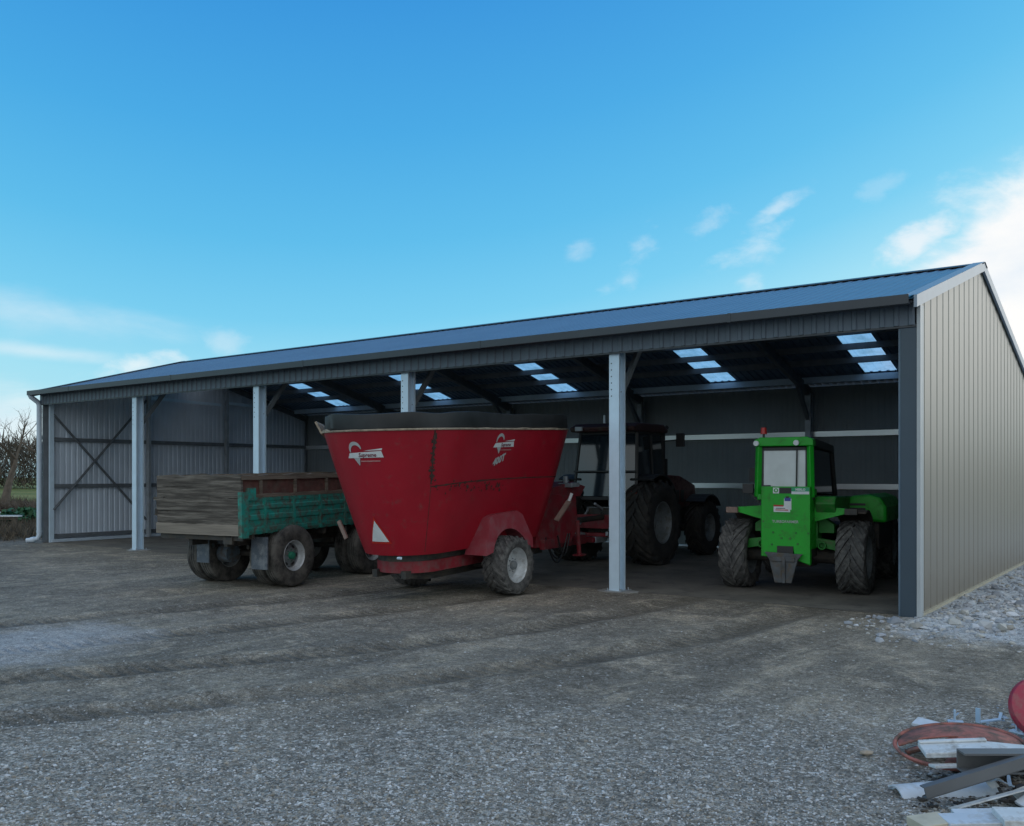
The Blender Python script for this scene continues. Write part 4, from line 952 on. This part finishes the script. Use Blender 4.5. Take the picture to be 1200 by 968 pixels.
        m=MB(); m.box(s*.98-.1,s*.98+.1,-.52,-.45,1.32,1.42); m.build('tail_light',M_pink if s<0 else M_iron,t,bevel=.008)
    m=MB(); m.bar((-.5,.6,2.0),(-.85,.5,2.0),.02,.02); m.box(-.95,-.8,.46,.5,1.85,2.1); m.build('mirror',M_black,t)
    m=MB(); m.bar((X0,-.5,1.5),(X0-.2,-.5,1.7),.03,.03); m.box(X0-.28,X0-.1,-.55,-.5,1.66,1.82); m.build('side_lamp',M_black,t)
    # front carriage
    m=MB(); m.box(.3,.85,3.8,4.0,.3,1.3); m.bar((.58,3.8,1.3),(.58,3.9,.8),.2,.2); m.build('fork_carriage',M_iron,t,bevel=.01)
    w=wheel(t,(.97,0,.60),.615,.48,.35,1,M_rubberD,M_rimg,M_rimg,M_rimg,lugs=16,lh=.035,dish=.1,ang=1.1)
    for c,rz in (((-.97,0,.60),PI),((.97,2.75,.60),0),((-.97,2.75,.60),PI)):
        q=copytree(w,t,c); q.rotation_euler.z=rz
    return t
t=handler(); t.location=(-2.44,2.12,0); t.rotation_euler.z=R_(6)

# ------------------------------------------------------------------ scrap heap, lower right
def thing1(mb,name,label,cat,m,loc,rot=(0,0,0),group=None,**k):
    o=mb.build(name,m,None,**k); o.location=loc; o.rotation_euler=rot; tag(o,label,cat,group); return o
M_scrapw=mat('white_coated_scrap',(.62,.66,.68),.5,0,.12,7,dirt=((.30,.29,.27),.3,8))
M_flash=mat('grey_steel_flashing',(.13,.135,.14),.45,.1,.08,4)
M_rring=mat('faded_salmon_painted_steel',(.42,.145,.115),.8,0,.2,6,dirt=((.10,.075,.06),.52,7))
M_blue=mat('pale_blue_offcut',(.38,.52,.68),.45,0,.1,6)
M_board=mat('pale_blue_white_board',(.55,.62,.70),.6,0,.12,4,dirt=((.35,.34,.31),.3,6))
# old painted disc guard: ring with one solid segment
m=MB(); 
m.lathe([(.0,.405),(.022,.425),(.034,.412),(.018,.395)],56,axis='z',close=True)
m.lathe([(.025,.39),(.075,.22),(.085,.10),(.085,.0)],56,axis='z')
m2=MB(); k0=len(m.f)
# keep the solid face only over part of the ring
keep=[]; 
for i,f in enumerate(m.f):
    c=[sum(m.v[j][a] for j in f)/len(f) for a in range(3)]; a=math.degrees(math.atan2(c[1],c[0])); r=math.hypot(c[0],c[1])
    if r>.38 or not (165<a or a<-128): keep.append(i)
m.f=[m.f[i] for i in keep]; m.mi=[m.mi[i] for i in keep]
m.bar((-.38,-.05,.03),(.0,.0,.07),.05,.02)
r0=thing1(m,'disc_guard','faded salmon red round steel guard lying flat under the white scrap','guard',M_rring,(1.77,-6.66,.10),(R_(4),R_(-6),R_(35)),smooth=True)
sd=r0.modifiers.new('s','SOLIDIFY'); sd.thickness=.008
# crimson float at the right edge
m=MB(); pr=[(.0,.12),(.008,.18),(.025,.222),(.06,.238),(.10,.23),(.12,.20),(.125,.15),(.10,.10),(.10,.0)]
m.lathe([(0,0)]+[(a,r) for a,r in pr],40,axis='y')
thing1(m,'steel_drum_lid','crimson round dished steel cover standing on edge at the right border of the yard','cover',mat('crimson_scuffed_paint',(.36,.025,.06),.45,0,.1,5,dirt=((.30,.12,.12),.42,14)),(2.18,-5.74,.26),(R_(-28),0,R_(25)),smooth=True)
def profile(L,poly): 
    m=MB(); m.prism(poly,'x',0,L); return m
# flashings
chan=[(0,0),(.14,0),(.14,.10),(.128,.10),(.128,.012),(.012,.012),(.012,.10),(0,.10)]
def place(o,p,q,roll=0):
    p=Vector(p);q=Vector(q);d=q-p; o.location=p; o.rotation_mode='QUATERNION'; o.rotation_quaternion=d.to_track_quat('X','Z')@Matrix.Rotation(roll,3,'X').to_quaternion(); 
m=profile(1.1,[(-.012,0),(.10,0),(.10,.125),(-.012,.125),(-.012,.113),(.088,.113),(.088,.012),(-.012,.012)])
o=thing1(m,'steel_channel','dark grey steel channel lying on the white panels right of the salmon guard','channel',M_flash,(0,0,0)); place(o,(1.94,-7.44,.16),(2.75,-6.88,.17))
m=profile(1.25,[(0,0),(.012,0),(.012,.062),(.0,.062)]+[]); m.prism([(0,.062),(.05,.068),(.05,.074),(0,.070)],'x',0,1.25); m.prism([(0,0),(.05,.0),(.05,.006),(0,.006)],'x',0,1.25)
o=thing1(m,'steel_flashing','long grey folded flashing slanting across the front of the scrap heap','flashing',M_flash,(0,0,0)); place(o,(1.80,-7.74,.06),(2.52,-7.04,.30),R_(-6))
m=MB(); n=14; P=[(.12*math.cos(R_(200+i*11)),.12*math.sin(R_(200+i*11))+.12) for i in range(n)]+[(.11*math.cos(R_(200+i*11)),.11*math.sin(R_(200+i*11))+.12) for i in range(n-1,-1,-1)]
k=[(a,b) for a,b in P]; m.prism(k,'x',0,.62)
o=thing1(m,'curved_offcut','pale blue curved sheet offcut under the slanting grey flashing','sheet offcut',M_board,(0,0,0),smooth=True); place(o,(1.61,-7.60,.03),(2.08,-7.16,.06),R_(-150))
m=MB(); m.box(0,.42,-.09,.09,0,.035); m.box(.0,.42,.05,.09,.035,.05)
o=thing1(m,'scrap_panel','short white panel resting on the salmon guard, left of the channel','panel',M_scrapw,(0,0,0),bevel=.008); place(o,(1.64,-7.17,.17),(1.99,-6.98,.20),R_(8))
m=MB(); m.box(0,.44,-.05,.05,0,.02)
o=thing1(m,'white_strip','narrow white strip under the short white panel','strip',M_scrapw,(0,0,0),bevel=.005); place(o,(1.72,-7.26,.11),(2.05,-7.02,.12),R_(-10))
m=MB(); m.box(0,.5,-.10,.10,0,.015)
o=thing1(m,'white_sheet','white sheet behind the grey channel, lying on the salmon guard','sheet',M_scrapw,(0,0,0),bevel=.004); place(o,(1.88,-6.92,.19),(2.36,-6.72,.17),R_(5))
m=MB(); m.box(0,.9,-.055,.055,0,.008)
o=thing1(m,'white_strip','long pale strip just below the slanting grey flashing','strip',M_scrapw,(0,0,0)); place(o,(1.93,-7.70,.02),(2.56,-7.10,.20),R_(-20))
m=MB(); m.prism([(0,0),(.20,-.03),(.24,.10),(.05,.15)],'z',0,.025)
thing1(m,'white_offcut','small pale square offcut left of the salmon guard','offcut',M_board,(1.30,-5.98,.03),(R_(8),R_(5),R_(15)),bevel=.004)
for i,(x,y,h,rz,lab) in enumerate(((1.57,-5.78,.12,.3,'small pale blue clip standing upright behind the salmon guard, left of the bracket'),(1.72,-5.70,.14,1.0,'pale blue bracket with an upright tongue behind the salmon guard'),(2.0,-5.78,.10,-.4,'small pale blue bent clip at the right end behind the salmon guard'))):
    m=MB(); m.box(-.006,.006,-.02,.02,0,h*.8); m.bar((0,0,h*.4),(.03,.015,h*.6),.014,.006)
    if i==1: m.box(.0,.22,-.02,.02,.0,.010); m.bar((.22,0,.005),(.26,.02,.05),.02,.008)
    else: m.box(-.05,.06,-.03,.03,0,.012)
    thing1(m,'steel_clip' if i!=1 else 'steel_bracket',lab,'clip' if i!=1 else 'bracket',M_blue,(x,y,.05+height(x,y)),(0,0,rz))
# timber and boards at the bottom edge
def sliver(L,w,t): m=MB(); m.box(0,L,-w/2,w/2,0,t); return m
for nm,lab,cat,L,w,t,p,q,mt,roll in (
  ('board','cream end of a sawn board at the lower left of the pale boards','board',.2,.16,.05,(1.66,-8.12,.05),(1.80,-7.96,.06),mat('cream_board',(.50,.46,.36),.8,0,.15,9),0),
  ('board','pale blue white board along the bottom edge of the photograph','board',1.1,.16,.06,(1.78,-8.02,.05),(2.6,-7.45,.08),M_board,0),
  ('board','second pale board behind the blue white board at the bottom edge','board',.8,.10,.05,(1.80,-7.86,.05),(2.4,-7.45,.07),M_board,R_(10)),
  ('board','wide cream board at the bottom right corner','board',.8,.18,.04,(2.02,-7.88,.11),(2.7,-7.50,.12),M_scrapw,R_(4)),
  ('metal_offcut','crumpled pale metal offcut in the dark litter right of the slanting flashing','offcut',.16,.07,.02,(2.20,-7.36,.05),(2.32,-7.28,.11),M_scrapw,.4),
  ('metal_offcut','pale metal offcut leaning at the right border below the channel','offcut',.2,.06,.02,(2.24,-7.48,.04),(2.36,-7.32,.13),M_board,.2),
  ('metal_offcut','pale blue metal offcut lying behind the scrap at the right border','offcut',.18,.08,.02,(2.18,-6.52,.05),(2.34,-6.45,.07),M_blue,.2),
  ):
    o=thing1(sliver(L,w,t),nm,lab,cat,mt,(0,0,0),bevel=.004)
    if nm=='board': dv=(.131+.06,-.177+.045,0); p=tuple(a+b for a,b in zip(p,dv)); q=tuple(a+b for a,b in zip(q,dv))
    place(o,p,q,roll)
# small bent offcuts among the litter
for i in range(9):
    a=rnd.uniform(0,PI); L_=rnd.uniform(.07,.18); w_=rnd.uniform(.02,.05); m=MB(); n=6; vs=[]
    for k in range(n+1):
        u=k/n; vs+=[(L_*u,-w_/2*(1-.3*u),.03*math.sin(u*3+i)),(L_*u,w_/2*(1+.3*math.sin(k+i)),.03*math.sin(u*3+i)+.004)]
    m.add(vs,[(2*k,2*k+1,2*k+3,2*k+2) for k in range(n)])
    x=rnd.uniform(2.02,2.6); y=-7.15-.45*(2.3-x)+rnd.uniform(-.30,.28)
    o=thing1(m,'bent_offcut','small bent metal offcut in the dark litter under the scrap heap','offcut',[M_scrapw,M_blue,M_flash][i%3],(x,y,.05+rnd.uniform(0,.03)),(rnd.uniform(-.5,.5),rnd.uniform(-.5,.3),a),group='bent offcuts in the dark litter',fix=False)
    sd=o.modifiers.new('s','SOLIDIFY'); sd.thickness=.004
# dark litter
rs=np.random.RandomState(12); pts=[];sz=[]
while len(pts)<420:
    x=rs.normal(2.1,.28); y=-7.0-.5*(2.1-x)+rs.normal(0,.32)
    if x<1.6 : continue
    pts.append((x,y,height(x,y))); sz.append(float(np.clip(rs.lognormal(math.log(.018),.5),.008,.05)))
stones('dark_litter',pts,sz,.45,island_mat('dark_litter',[(.015,.014,.013),(.05,.04,.03),(.03,.03,.03),(.10,.075,.05),(.05,.05,.055)]),'dark rubble and litter under and around the scrap heap',21)
# blue-grey crumbs round the heap
pts=[];sz=[]
while len(pts)<900:
    x=rs.uniform(1.55,3.4); y=rs.uniform(-6.6,-4.4)
    if rs.uniform()>sst(0,1,(x-1.7)*.9+(y+6.2)*.2): continue
    pts.append((x,y,height(x,y))); sz.append(float(np.clip(rs.lognormal(math.log(.014),.45),.006,.03)))
stones('blue_grey_chippings',pts,sz,.6,island_mat('blue_grey_chippings',[(.10,.14,.20),(.20,.26,.34),(.30,.38,.48),(.13,.16,.2)]),'blue grey chippings lying behind the scrap heap',22)
# loose stone on its own
m=MB(); v=ICO*np.array([.055,.03,.022]); m.add([tuple(p) for p in v],[tuple(f) for f in ICF.tolist()])
thing1(m,'stone','single pale brown stone lying left of the scrap heap','stone',mat('tan_stone',(.36,.31,.25),.9,0,.2,20),(1.22,-6.9,.03),(0,0,.6))

# ------------------------------------------------------------------ beyond the left end
M_bark=mat('grey_brown_bark',(.13,.105,.085),.95,0,.3,5,bump=.5,bscale=12)
M_twig=island_mat('bare_twigs',[(.05,.037,.027),(.10,.075,.055),(.14,.11,.085),(.075,.06,.045)],bump=0)
def tree(loc,h,seed,label,lean=(0,0),spread=1,r0=.26):
    rr=random.Random(seed); root=empty('bare_tree',loc); tag(root,label,'tree','bare trees beyond the left end of the shed')
    tr=MB(); cr=MB()
    def br(mb,p,d,L,r,lv):
        pts=[p];rs_=[r]; q=p.copy(); dd=d.copy(); n=5
        for i in range(n):
            dd=(dd+Vector((rr.gauss(0,.16),rr.gauss(0,.16),rr.gauss(.03,.10)))*(1 if lv else .35)).normalized(); q=q+dd*L/n; pts.append(q.copy()); rs_.append(r*(1-.55*(i+1)/n))
        mb.tube(pts,rs_,8 if lv<2 else (4 if lv<4 else 3),cap=lv<1)
        if lv>=4: return
        k=[3,4,3,3,3][lv]
        for j in range(k):
            i=rr.randint(2,n) if lv else n-j%2; a=rr.uniform(0,2*PI); t=rr.uniform(.4,1.0)*spread
            side=dd.orthogonal().normalized(); side.rotate(Matrix.Rotation(a,3,dd)); nd=(dd*math.cos(t)+side*math.sin(t)); nd.z+=.12; nd.normalize()
            br(cr,pts[i],nd,L*rr.uniform(.5,.72),rs_[i]*rr.uniform(.5,.75),lv+1)
    br(tr,Vector((0,0,-.1)),Vector((lean[0],lean[1],1)).normalized(),h*.62,r0,0)
    tr.build('trunk',M_bark,root,smooth=True); cr.build('crown',M_twig,root,fix=False)
    return root
F=Vector((-math.sin(ya),math.cos(ya),0)); RT=Vector((math.cos(ya),math.sin(ya),0))
def at(px,d,z=0): p=Vector((CX,CY,0))+F*d+RT*((px-600)/1082.6*d); p.z=z; return p
tree(at(3,44),4.7,3,'bare tree with forked trunk, further left of the two beyond the shed',(.06,.05),1.0,.24)
tree(at(46,46),4.4,8,'bare tree partly hidden by the left end of the shed',(-.02,0),1.15,.28)
def brush(name,label,cat,n,fn,size,m,seed,group=None,kind='stuff',blade=False):
    rr=np.random.RandomState(seed); V=[];Fc=[]
    for i in range(n):
        p=fn(rr); s=size*rr.uniform(.5,1.5)
        if blade:
            d=rr.normal(0,1,3); d[2]=abs(d[2])*1.6+.4; d/=np.linalg.norm(d); w=np.cross(d,rr.normal(0,1,3)); w/=np.linalg.norm(w)+1e-6; w*=s*.045
            k=len(V); V+=[p-w,p+w,p+d*s+w*.3,p+d*s-w*.3]; Fc.append((k,k+1,k+2,k+3))
        else:
            a=rr.normal(0,1,3);a/=np.linalg.norm(a); b=np.cross(a,rr.normal(0,1,3)); b/=np.linalg.norm(b)+1e-6; k=len(V)
            V+=[p-a*s*.5,p+b*s*.28,p+a*s*.5,p-b*s*.28]; Fc.append((k,k+1,k+2,k+3))
    me=bpy.data.meshes.new(name); me.from_pydata([tuple(v) for v in V],[],Fc); me.materials.append(m); o=bpy.data.objects.new(name,me); col.objects.link(o)
    tag(o,label,cat,group,kind); return o
Fn=np.array(F);Rn=np.array(RT)
def hedgefn(px0,px1,d0,d1,h0,lump,seed):
    def fn(rr):
        px=rr.uniform(px0,px1); d=rr.uniform(d0,d1); x,y=(np.array([CX,CY,0])+Fn*d+Rn*((px-600)/1082.6*d))[:2]
        hh=h0*(1+lump*fbm(x*.35,y*.35,seed,3)); z=hh*rr.uniform(0,1)**.8; return np.array([x,y,z+height(x,y)])
    return fn
M_hedge=island_mat('leafless_hedge',[(.035,.030,.024),(.07,.055,.042),(.10,.08,.06),(.05,.045,.03),(.13,.105,.08)],bump=0)
brush('hedge','dark leafless hedge beyond the pasture at the far left','hedge',95000,hedgefn(-1300,190,128,150,6.6,.25,2),1.0,M_hedge,2,blade=True)
brush('hedge','low leafless hedge far off beyond the beige gable end','hedge',40000,hedgefn(1260,2300,128,150,5.5,.3,3),1.1,M_hedge,4,blade=True)
brush('hedge','low brown bramble thicket between pasture and yard at the far left','hedge',9000,hedgefn(-120,48,42,47,.35,.9,5),.30,island_mat('bramble',[(.06,.045,.032),(.12,.095,.07),(.09,.07,.06),(.15,.12,.09)],bump=0),5,blade=True)
M_dry=island_mat('dry_undergrowth',[(.05,.04,.028),(.10,.08,.055),(.16,.13,.09),(.08,.065,.05),(.19,.16,.115)],bump=0)
def dryfn(rr):
    x=rr.uniform(-36,-24.5); y=rr.uniform(-3.0,9); 
    return np.array([x,y+.02*(x+24),height(x,y)+rr.uniform(0,.16)])
def dryfn2(rr):
    while True:
        p=dryfn(rr)
        if -p[0]-24.6-.5*fbm(p[1],p[0],1,2)>rr.uniform(0,.7): return p
brush('undergrowth','dry brown grass and bramble litter beside the left end of the shed','undergrowth',26000,dryfn2,.22,M_dry,8,blade=True)
c0=at(27,33)
def gfn(rr):
    return np.array([c0.x+rr.normal(0,.42),c0.y+rr.normal(0,.35),.35+height(c0.x,c0.y)+rr.uniform(-.3,.28)])
brush('green_weeds','clump of dark green weeds beside the left end of the shed','weeds',700,gfn,.20,island_mat('weed_leaves',[(.015,.07,.025),(.03,.12,.04),(.02,.09,.05)],rough=.6,bump=0),9,kind='stuff')
m=MB(); m.box(-.9,.9,-.15,.15,0,.05); m.box(-.9,.2,-.1,.1,.12,.17)
thing1(m,'white_board','white boards lying in the undergrowth at the left border','board',M_scrapw,tuple(at(-8,31.5,.55)),(0,0,R_(40)))
m=MB(); 
m.box(-.8,.8,-.06,.06,-.10,0); m.box(-.8,-.7,-.06,.06,-.5,-.1); m.box(.7,.8,-.06,.06,-.5,-.1)
o=thing1(m,'timber_trestle','dark timber trestle under the white boards at the left border','trestle',M_woodt,tuple(at(-8,31.5,.55)),(0,0,R_(40)))

# ------------------------------------------------------------------ sky, sun, camera
w=bpy.data.worlds.new('World'); sc.world=w; w.use_nodes=True; nt=w.node_tree; L=nt.links.new; bg=nt.nodes['Background']
SUN_EL,SUN_AZ=R_(14),R_(28)       # low sun behind the shed, to the right (azimuth from +Y towards +X)
sky=_n(nt,'ShaderNodeTexSky'); sky.sky_type='NISHITA'; sky.sun_disc=False; sky.sun_elevation=SUN_EL; sky.sun_rotation=SUN_AZ; sky.air_density=1.0; sky.dust_density=.6; sky.ozone_density=2.0
tc=_n(nt,'ShaderNodeTexCoord'); D=tc.outputs['Generated']
def wm(op,x,y=0.0,z=None):
    n=_n(nt,'ShaderNodeMath',operation=op)
    for i,q in enumerate((x,y) if z is None else (x,y,z)):
        if hasattr(q,'links'): L(q,n.inputs[i])
        else: n.inputs[i].default_value=q
    return n.outputs[0]
def wmix(f,a,c,bt='MIX'):
    n=_n(nt,'ShaderNodeMix',data_type='RGBA',blend_type=bt)
    if hasattr(f,'links'): L(f,n.inputs[0])
    else: n.inputs[0].default_value=f
    for i,q in ((6,a),(7,c)):
        if hasattr(q,'links'): L(q,n.inputs[i])
        else: n.inputs[i].default_value=(*q,1)
    return n.outputs[2]
sp=_n(nt,'ShaderNodeSeparateXYZ'); L(D,sp.inputs[0])
# clear-sky colour by elevation, blended with the physical sky
hd=_n(nt,'ShaderNodeVectorMath',operation='DOT_PRODUCT'); L(D,hd.inputs[0]); hv=F*1082.6+RT*(330-600); hv.normalize(); hd.inputs[1].default_value=hv
# the blue is deepest away from the sun, paler round towards it and opposite
hl=wm('SQRT',wm('SUBTRACT',1.0,wm('MULTIPLY',sp.outputs[2],sp.outputs[2])))
zz=wm('ADD',sp.outputs[2],wm('MULTIPLY',wm('SUBTRACT',hd.outputs['Value'],hl),.6))
zz=wm('MAXIMUM',zz,wm('MULTIPLY',sp.outputs[2],.45))
el=_n(nt,'ShaderNodeValToRGB'); L(zz,el.inputs[0]); e=el.color_ramp.elements
K=10.0
def rgb(r,g,b_): return tuple(((c/255+.055)/1.055)**2.4 if c>10 else c/3294 for c in (r,g,b_))
stops=[(0.0,rgb(190,238,250)),(.09,rgb(168,232,252)),(.16,rgb(122,212,249)),(.24,rgb(94,195,244)),(.34,rgb(72,176,238)),(.46,rgb(54,154,229)),(.7,rgb(44,130,212)),(1,rgb(40,115,200))]
e[0].position=0; e[0].color=(*stops[0][1],1); e[1].position=1; e[1].color=(*stops[-1][1],1)
for p_,c_ in stops[1:-1]:
    q=e.new(p_); q.color=(*c_,1)
sc10=_n(nt,'ShaderNodeVectorMath',operation='SCALE'); L(el.outputs[0],sc10.inputs[0]); sc10.inputs['Scale'].default_value=K
base=wmix(.88,sky.outputs[0],sc10.outputs[0])
# clouds: soft masses at fixed directions, broken up by noise
def dirv(px,py): v=F*1082.6+RT*(px-600)+Vector((0,0,1))*(557-py); return v.normalized()
def nz(s,d=8,r=.6,dist=0,sc_=(1,1,1)):
    mp=_n(nt,'ShaderNodeMapping'); L(D,mp.inputs[0]); mp.inputs['Scale'].default_value=sc_
    n=_n(nt,'ShaderNodeTexNoise'); n.inputs['Scale'].default_value=s; n.inputs['Detail'].default_value=d; n.inputs['Roughness'].default_value=r; n.inputs['Distortion'].default_value=dist; L(mp.outputs[0],n.inputs['Vector']); return n.outputs[0]
n1=nz(9,9,.58,.3,(1,1,1.6)); n2=nz(26,8,.6,.2,(1,1,1.8)); n3=nz(5,8,.6,.3,(1,1,3))
tot=None; tall=0.0
def blob(px,py,rx,ry,rot,amt,noise_,na,soft=.5):
    """elliptical cloud mass: centre direction, half sizes in degrees"""
    v=dirv(px,py); up=Vector((0,0,1)); r=v.cross(up).normalized(); u=r.cross(v); c,s=math.cos(R_(rot)),math.sin(R_(rot)); A=r*c+u*s; B=u*c-r*s
    out=[]
    for ax,rr in ((A,rx),(B,ry)):
        d=_n(nt,'ShaderNodeVectorMath',operation='DOT_PRODUCT'); L(D,d.inputs[0]); d.inputs[1].default_value=ax; out.append(wm('DIVIDE',d.outputs['Value'],math.sin(R_(rr))))
    dd=_n(nt,'ShaderNodeVectorMath',operation='DOT_PRODUCT'); L(D,dd.inputs[0]); dd.inputs[1].default_value=v
    q=wm('SQRT',wm('ADD',wm('MULTIPLY',out[0],out[0]),wm('MULTIPLY',out[1],out[1])))
    q=wm('ADD',q,wm('MULTIPLY',wm('SUBTRACT',noise_,.5),-na))
    mrn=_n(nt,'ShaderNodeMapRange'); mrn.interpolation_type='SMOOTHSTEP'; L(q,mrn.inputs[0]); mrn.inputs[1].default_value=1.0; mrn.inputs[2].default_value=1-soft; mrn.inputs[4].default_value=amt
    return wm('MULTIPLY',mrn.outputs[0],wm('GREATER_THAN',dd.outputs['Value'],.2))
bl=[blob(1282,358,14.5,8.8,26,1.0,n1,1.1,.35), blob(1078,280,2.8,1.2,28,.8,n2,1.6,.8), blob(1560,320,15,10,10,1.0,n1,1.2,.5),
    blob(55,368,9,1.7,-4,.34,n3,2.0,1.2), blob(165,428,3.4,1.1,8,.6,n2,2.0,1.0), blob(40,412,7,.7,-3,.4,n3,2.0,.9), blob(266,402,1.3,1.5,50,.30,n2,2.2,1.2),
    blob(752,290,1.5,1.0,35,.30,n2,3.0,1.3), blob(885,290,2.6,1.3,30,.36,n2,2.8,1.3), blob(910,245,2.2,.6,32,.45,n2,2.6,1.3), blob(828,266,1.9,.8,30,.30,n2,2.8,1.3), blob(680,292,1.2,.7,35,.26,n2,2.8,1.3), blob(732,330,1.5,.8,15,.30,n2,2.8,1.3), blob(878,332,1.2,1.0,40,.36,n2,2.6,1.3), blob(1030,222,1.6,.8,20,.14,n2,3.0,1.0),
    blob(20,500,12,3.2,0,.65,n3,1.6,1.0),
    # cloud banks elsewhere round the sky, out of the picture
    blob(2600,200,22,10,5,.8,n1,1.8,.6), blob(-1400,300,20,7,0,.7,n1,1.8,.6),
    ]
def fill_cloud(v,r0,r1,amt,noise_,na):
    d=_n(nt,'ShaderNodeVectorMath',operation='DOT_PRODUCT'); L(D,d.inputs[0]); d.inputs[1].default_value=Vector(v).normalized()
    q=wm('ADD',d.outputs['Value'],wm('MULTIPLY',wm('SUBTRACT',noise_,.5),na))
    m_=_n(nt,'ShaderNodeMapRange'); m_.interpolation_type='SMOOTHSTEP'; L(q,m_.inputs[0]); m_.inputs[1].default_value=r0; m_.inputs[2].default_value=r1; m_.inputs[4].default_value=amt; return m_.outputs[0]
n4=nz(2.6,7,.6,.4)
bl.append(fill_cloud(-F*1.0+Vector((0,0,.75)),.30,.62,.85,n4,.9))  # unseen cloud bank behind the camera, added to whiten and brighten the light
cl=bl[0]
for b_ in bl[1:]: cl=wm('MAXIMUM',cl,b_)
# cloud colours, shared by the added fill bank behind the camera
shade=_n(nt,'ShaderNodeMapRange'); L(n1,shade.inputs[0]); shade.inputs[1].default_value=.3; shade.inputs[2].default_value=.65
cc=wmix(shade.outputs[0],(8.2,8.9,9.6),(10.2,10.1,9.9))
fin=wmix(cl,base,cc); L(fin,bg.inputs['Color']); bg.inputs['Strength'].default_value=.1
sl_=bpy.data.lights.new('sun','SUN'); sl_.energy=.5; sl_.angle=R_(25); sl_.color=(1,.94,.85); so=bpy.data.objects.new('sun',sl_); col.objects.link(so)
sd_=Vector((math.sin(SUN_AZ)*math.cos(SUN_EL),math.cos(SUN_AZ)*math.cos(SUN_EL),math.sin(SUN_EL))); so.rotation_euler=(-sd_).to_track_quat('-Z','Y').to_euler()
cam=bpy.data.cameras.new('camera'); co=bpy.data.objects.new('camera',cam); col.objects.link(co); sc.camera=co
co.location=(3.0621,-13.5569,1.966); co.rotation_euler=(R_(90),0,.6365); cam.sensor_width=36; cam.lens=36*1082.6/1200; cam.shift_y=(556.9-484)/1200; cam.clip_end=2000; cam.clip_start=.1
sc.view_settings.view_transform='Standard'; sc.view_settings.look='None'; sc.view_settings.exposure=0; sc.view_settings.gamma=1
sc.render.engine='CYCLES'; sc.cycles.max_bounces=8; sc.cycles.diffuse_bounces=4; sc.cycles.transparent_max_bounces=12
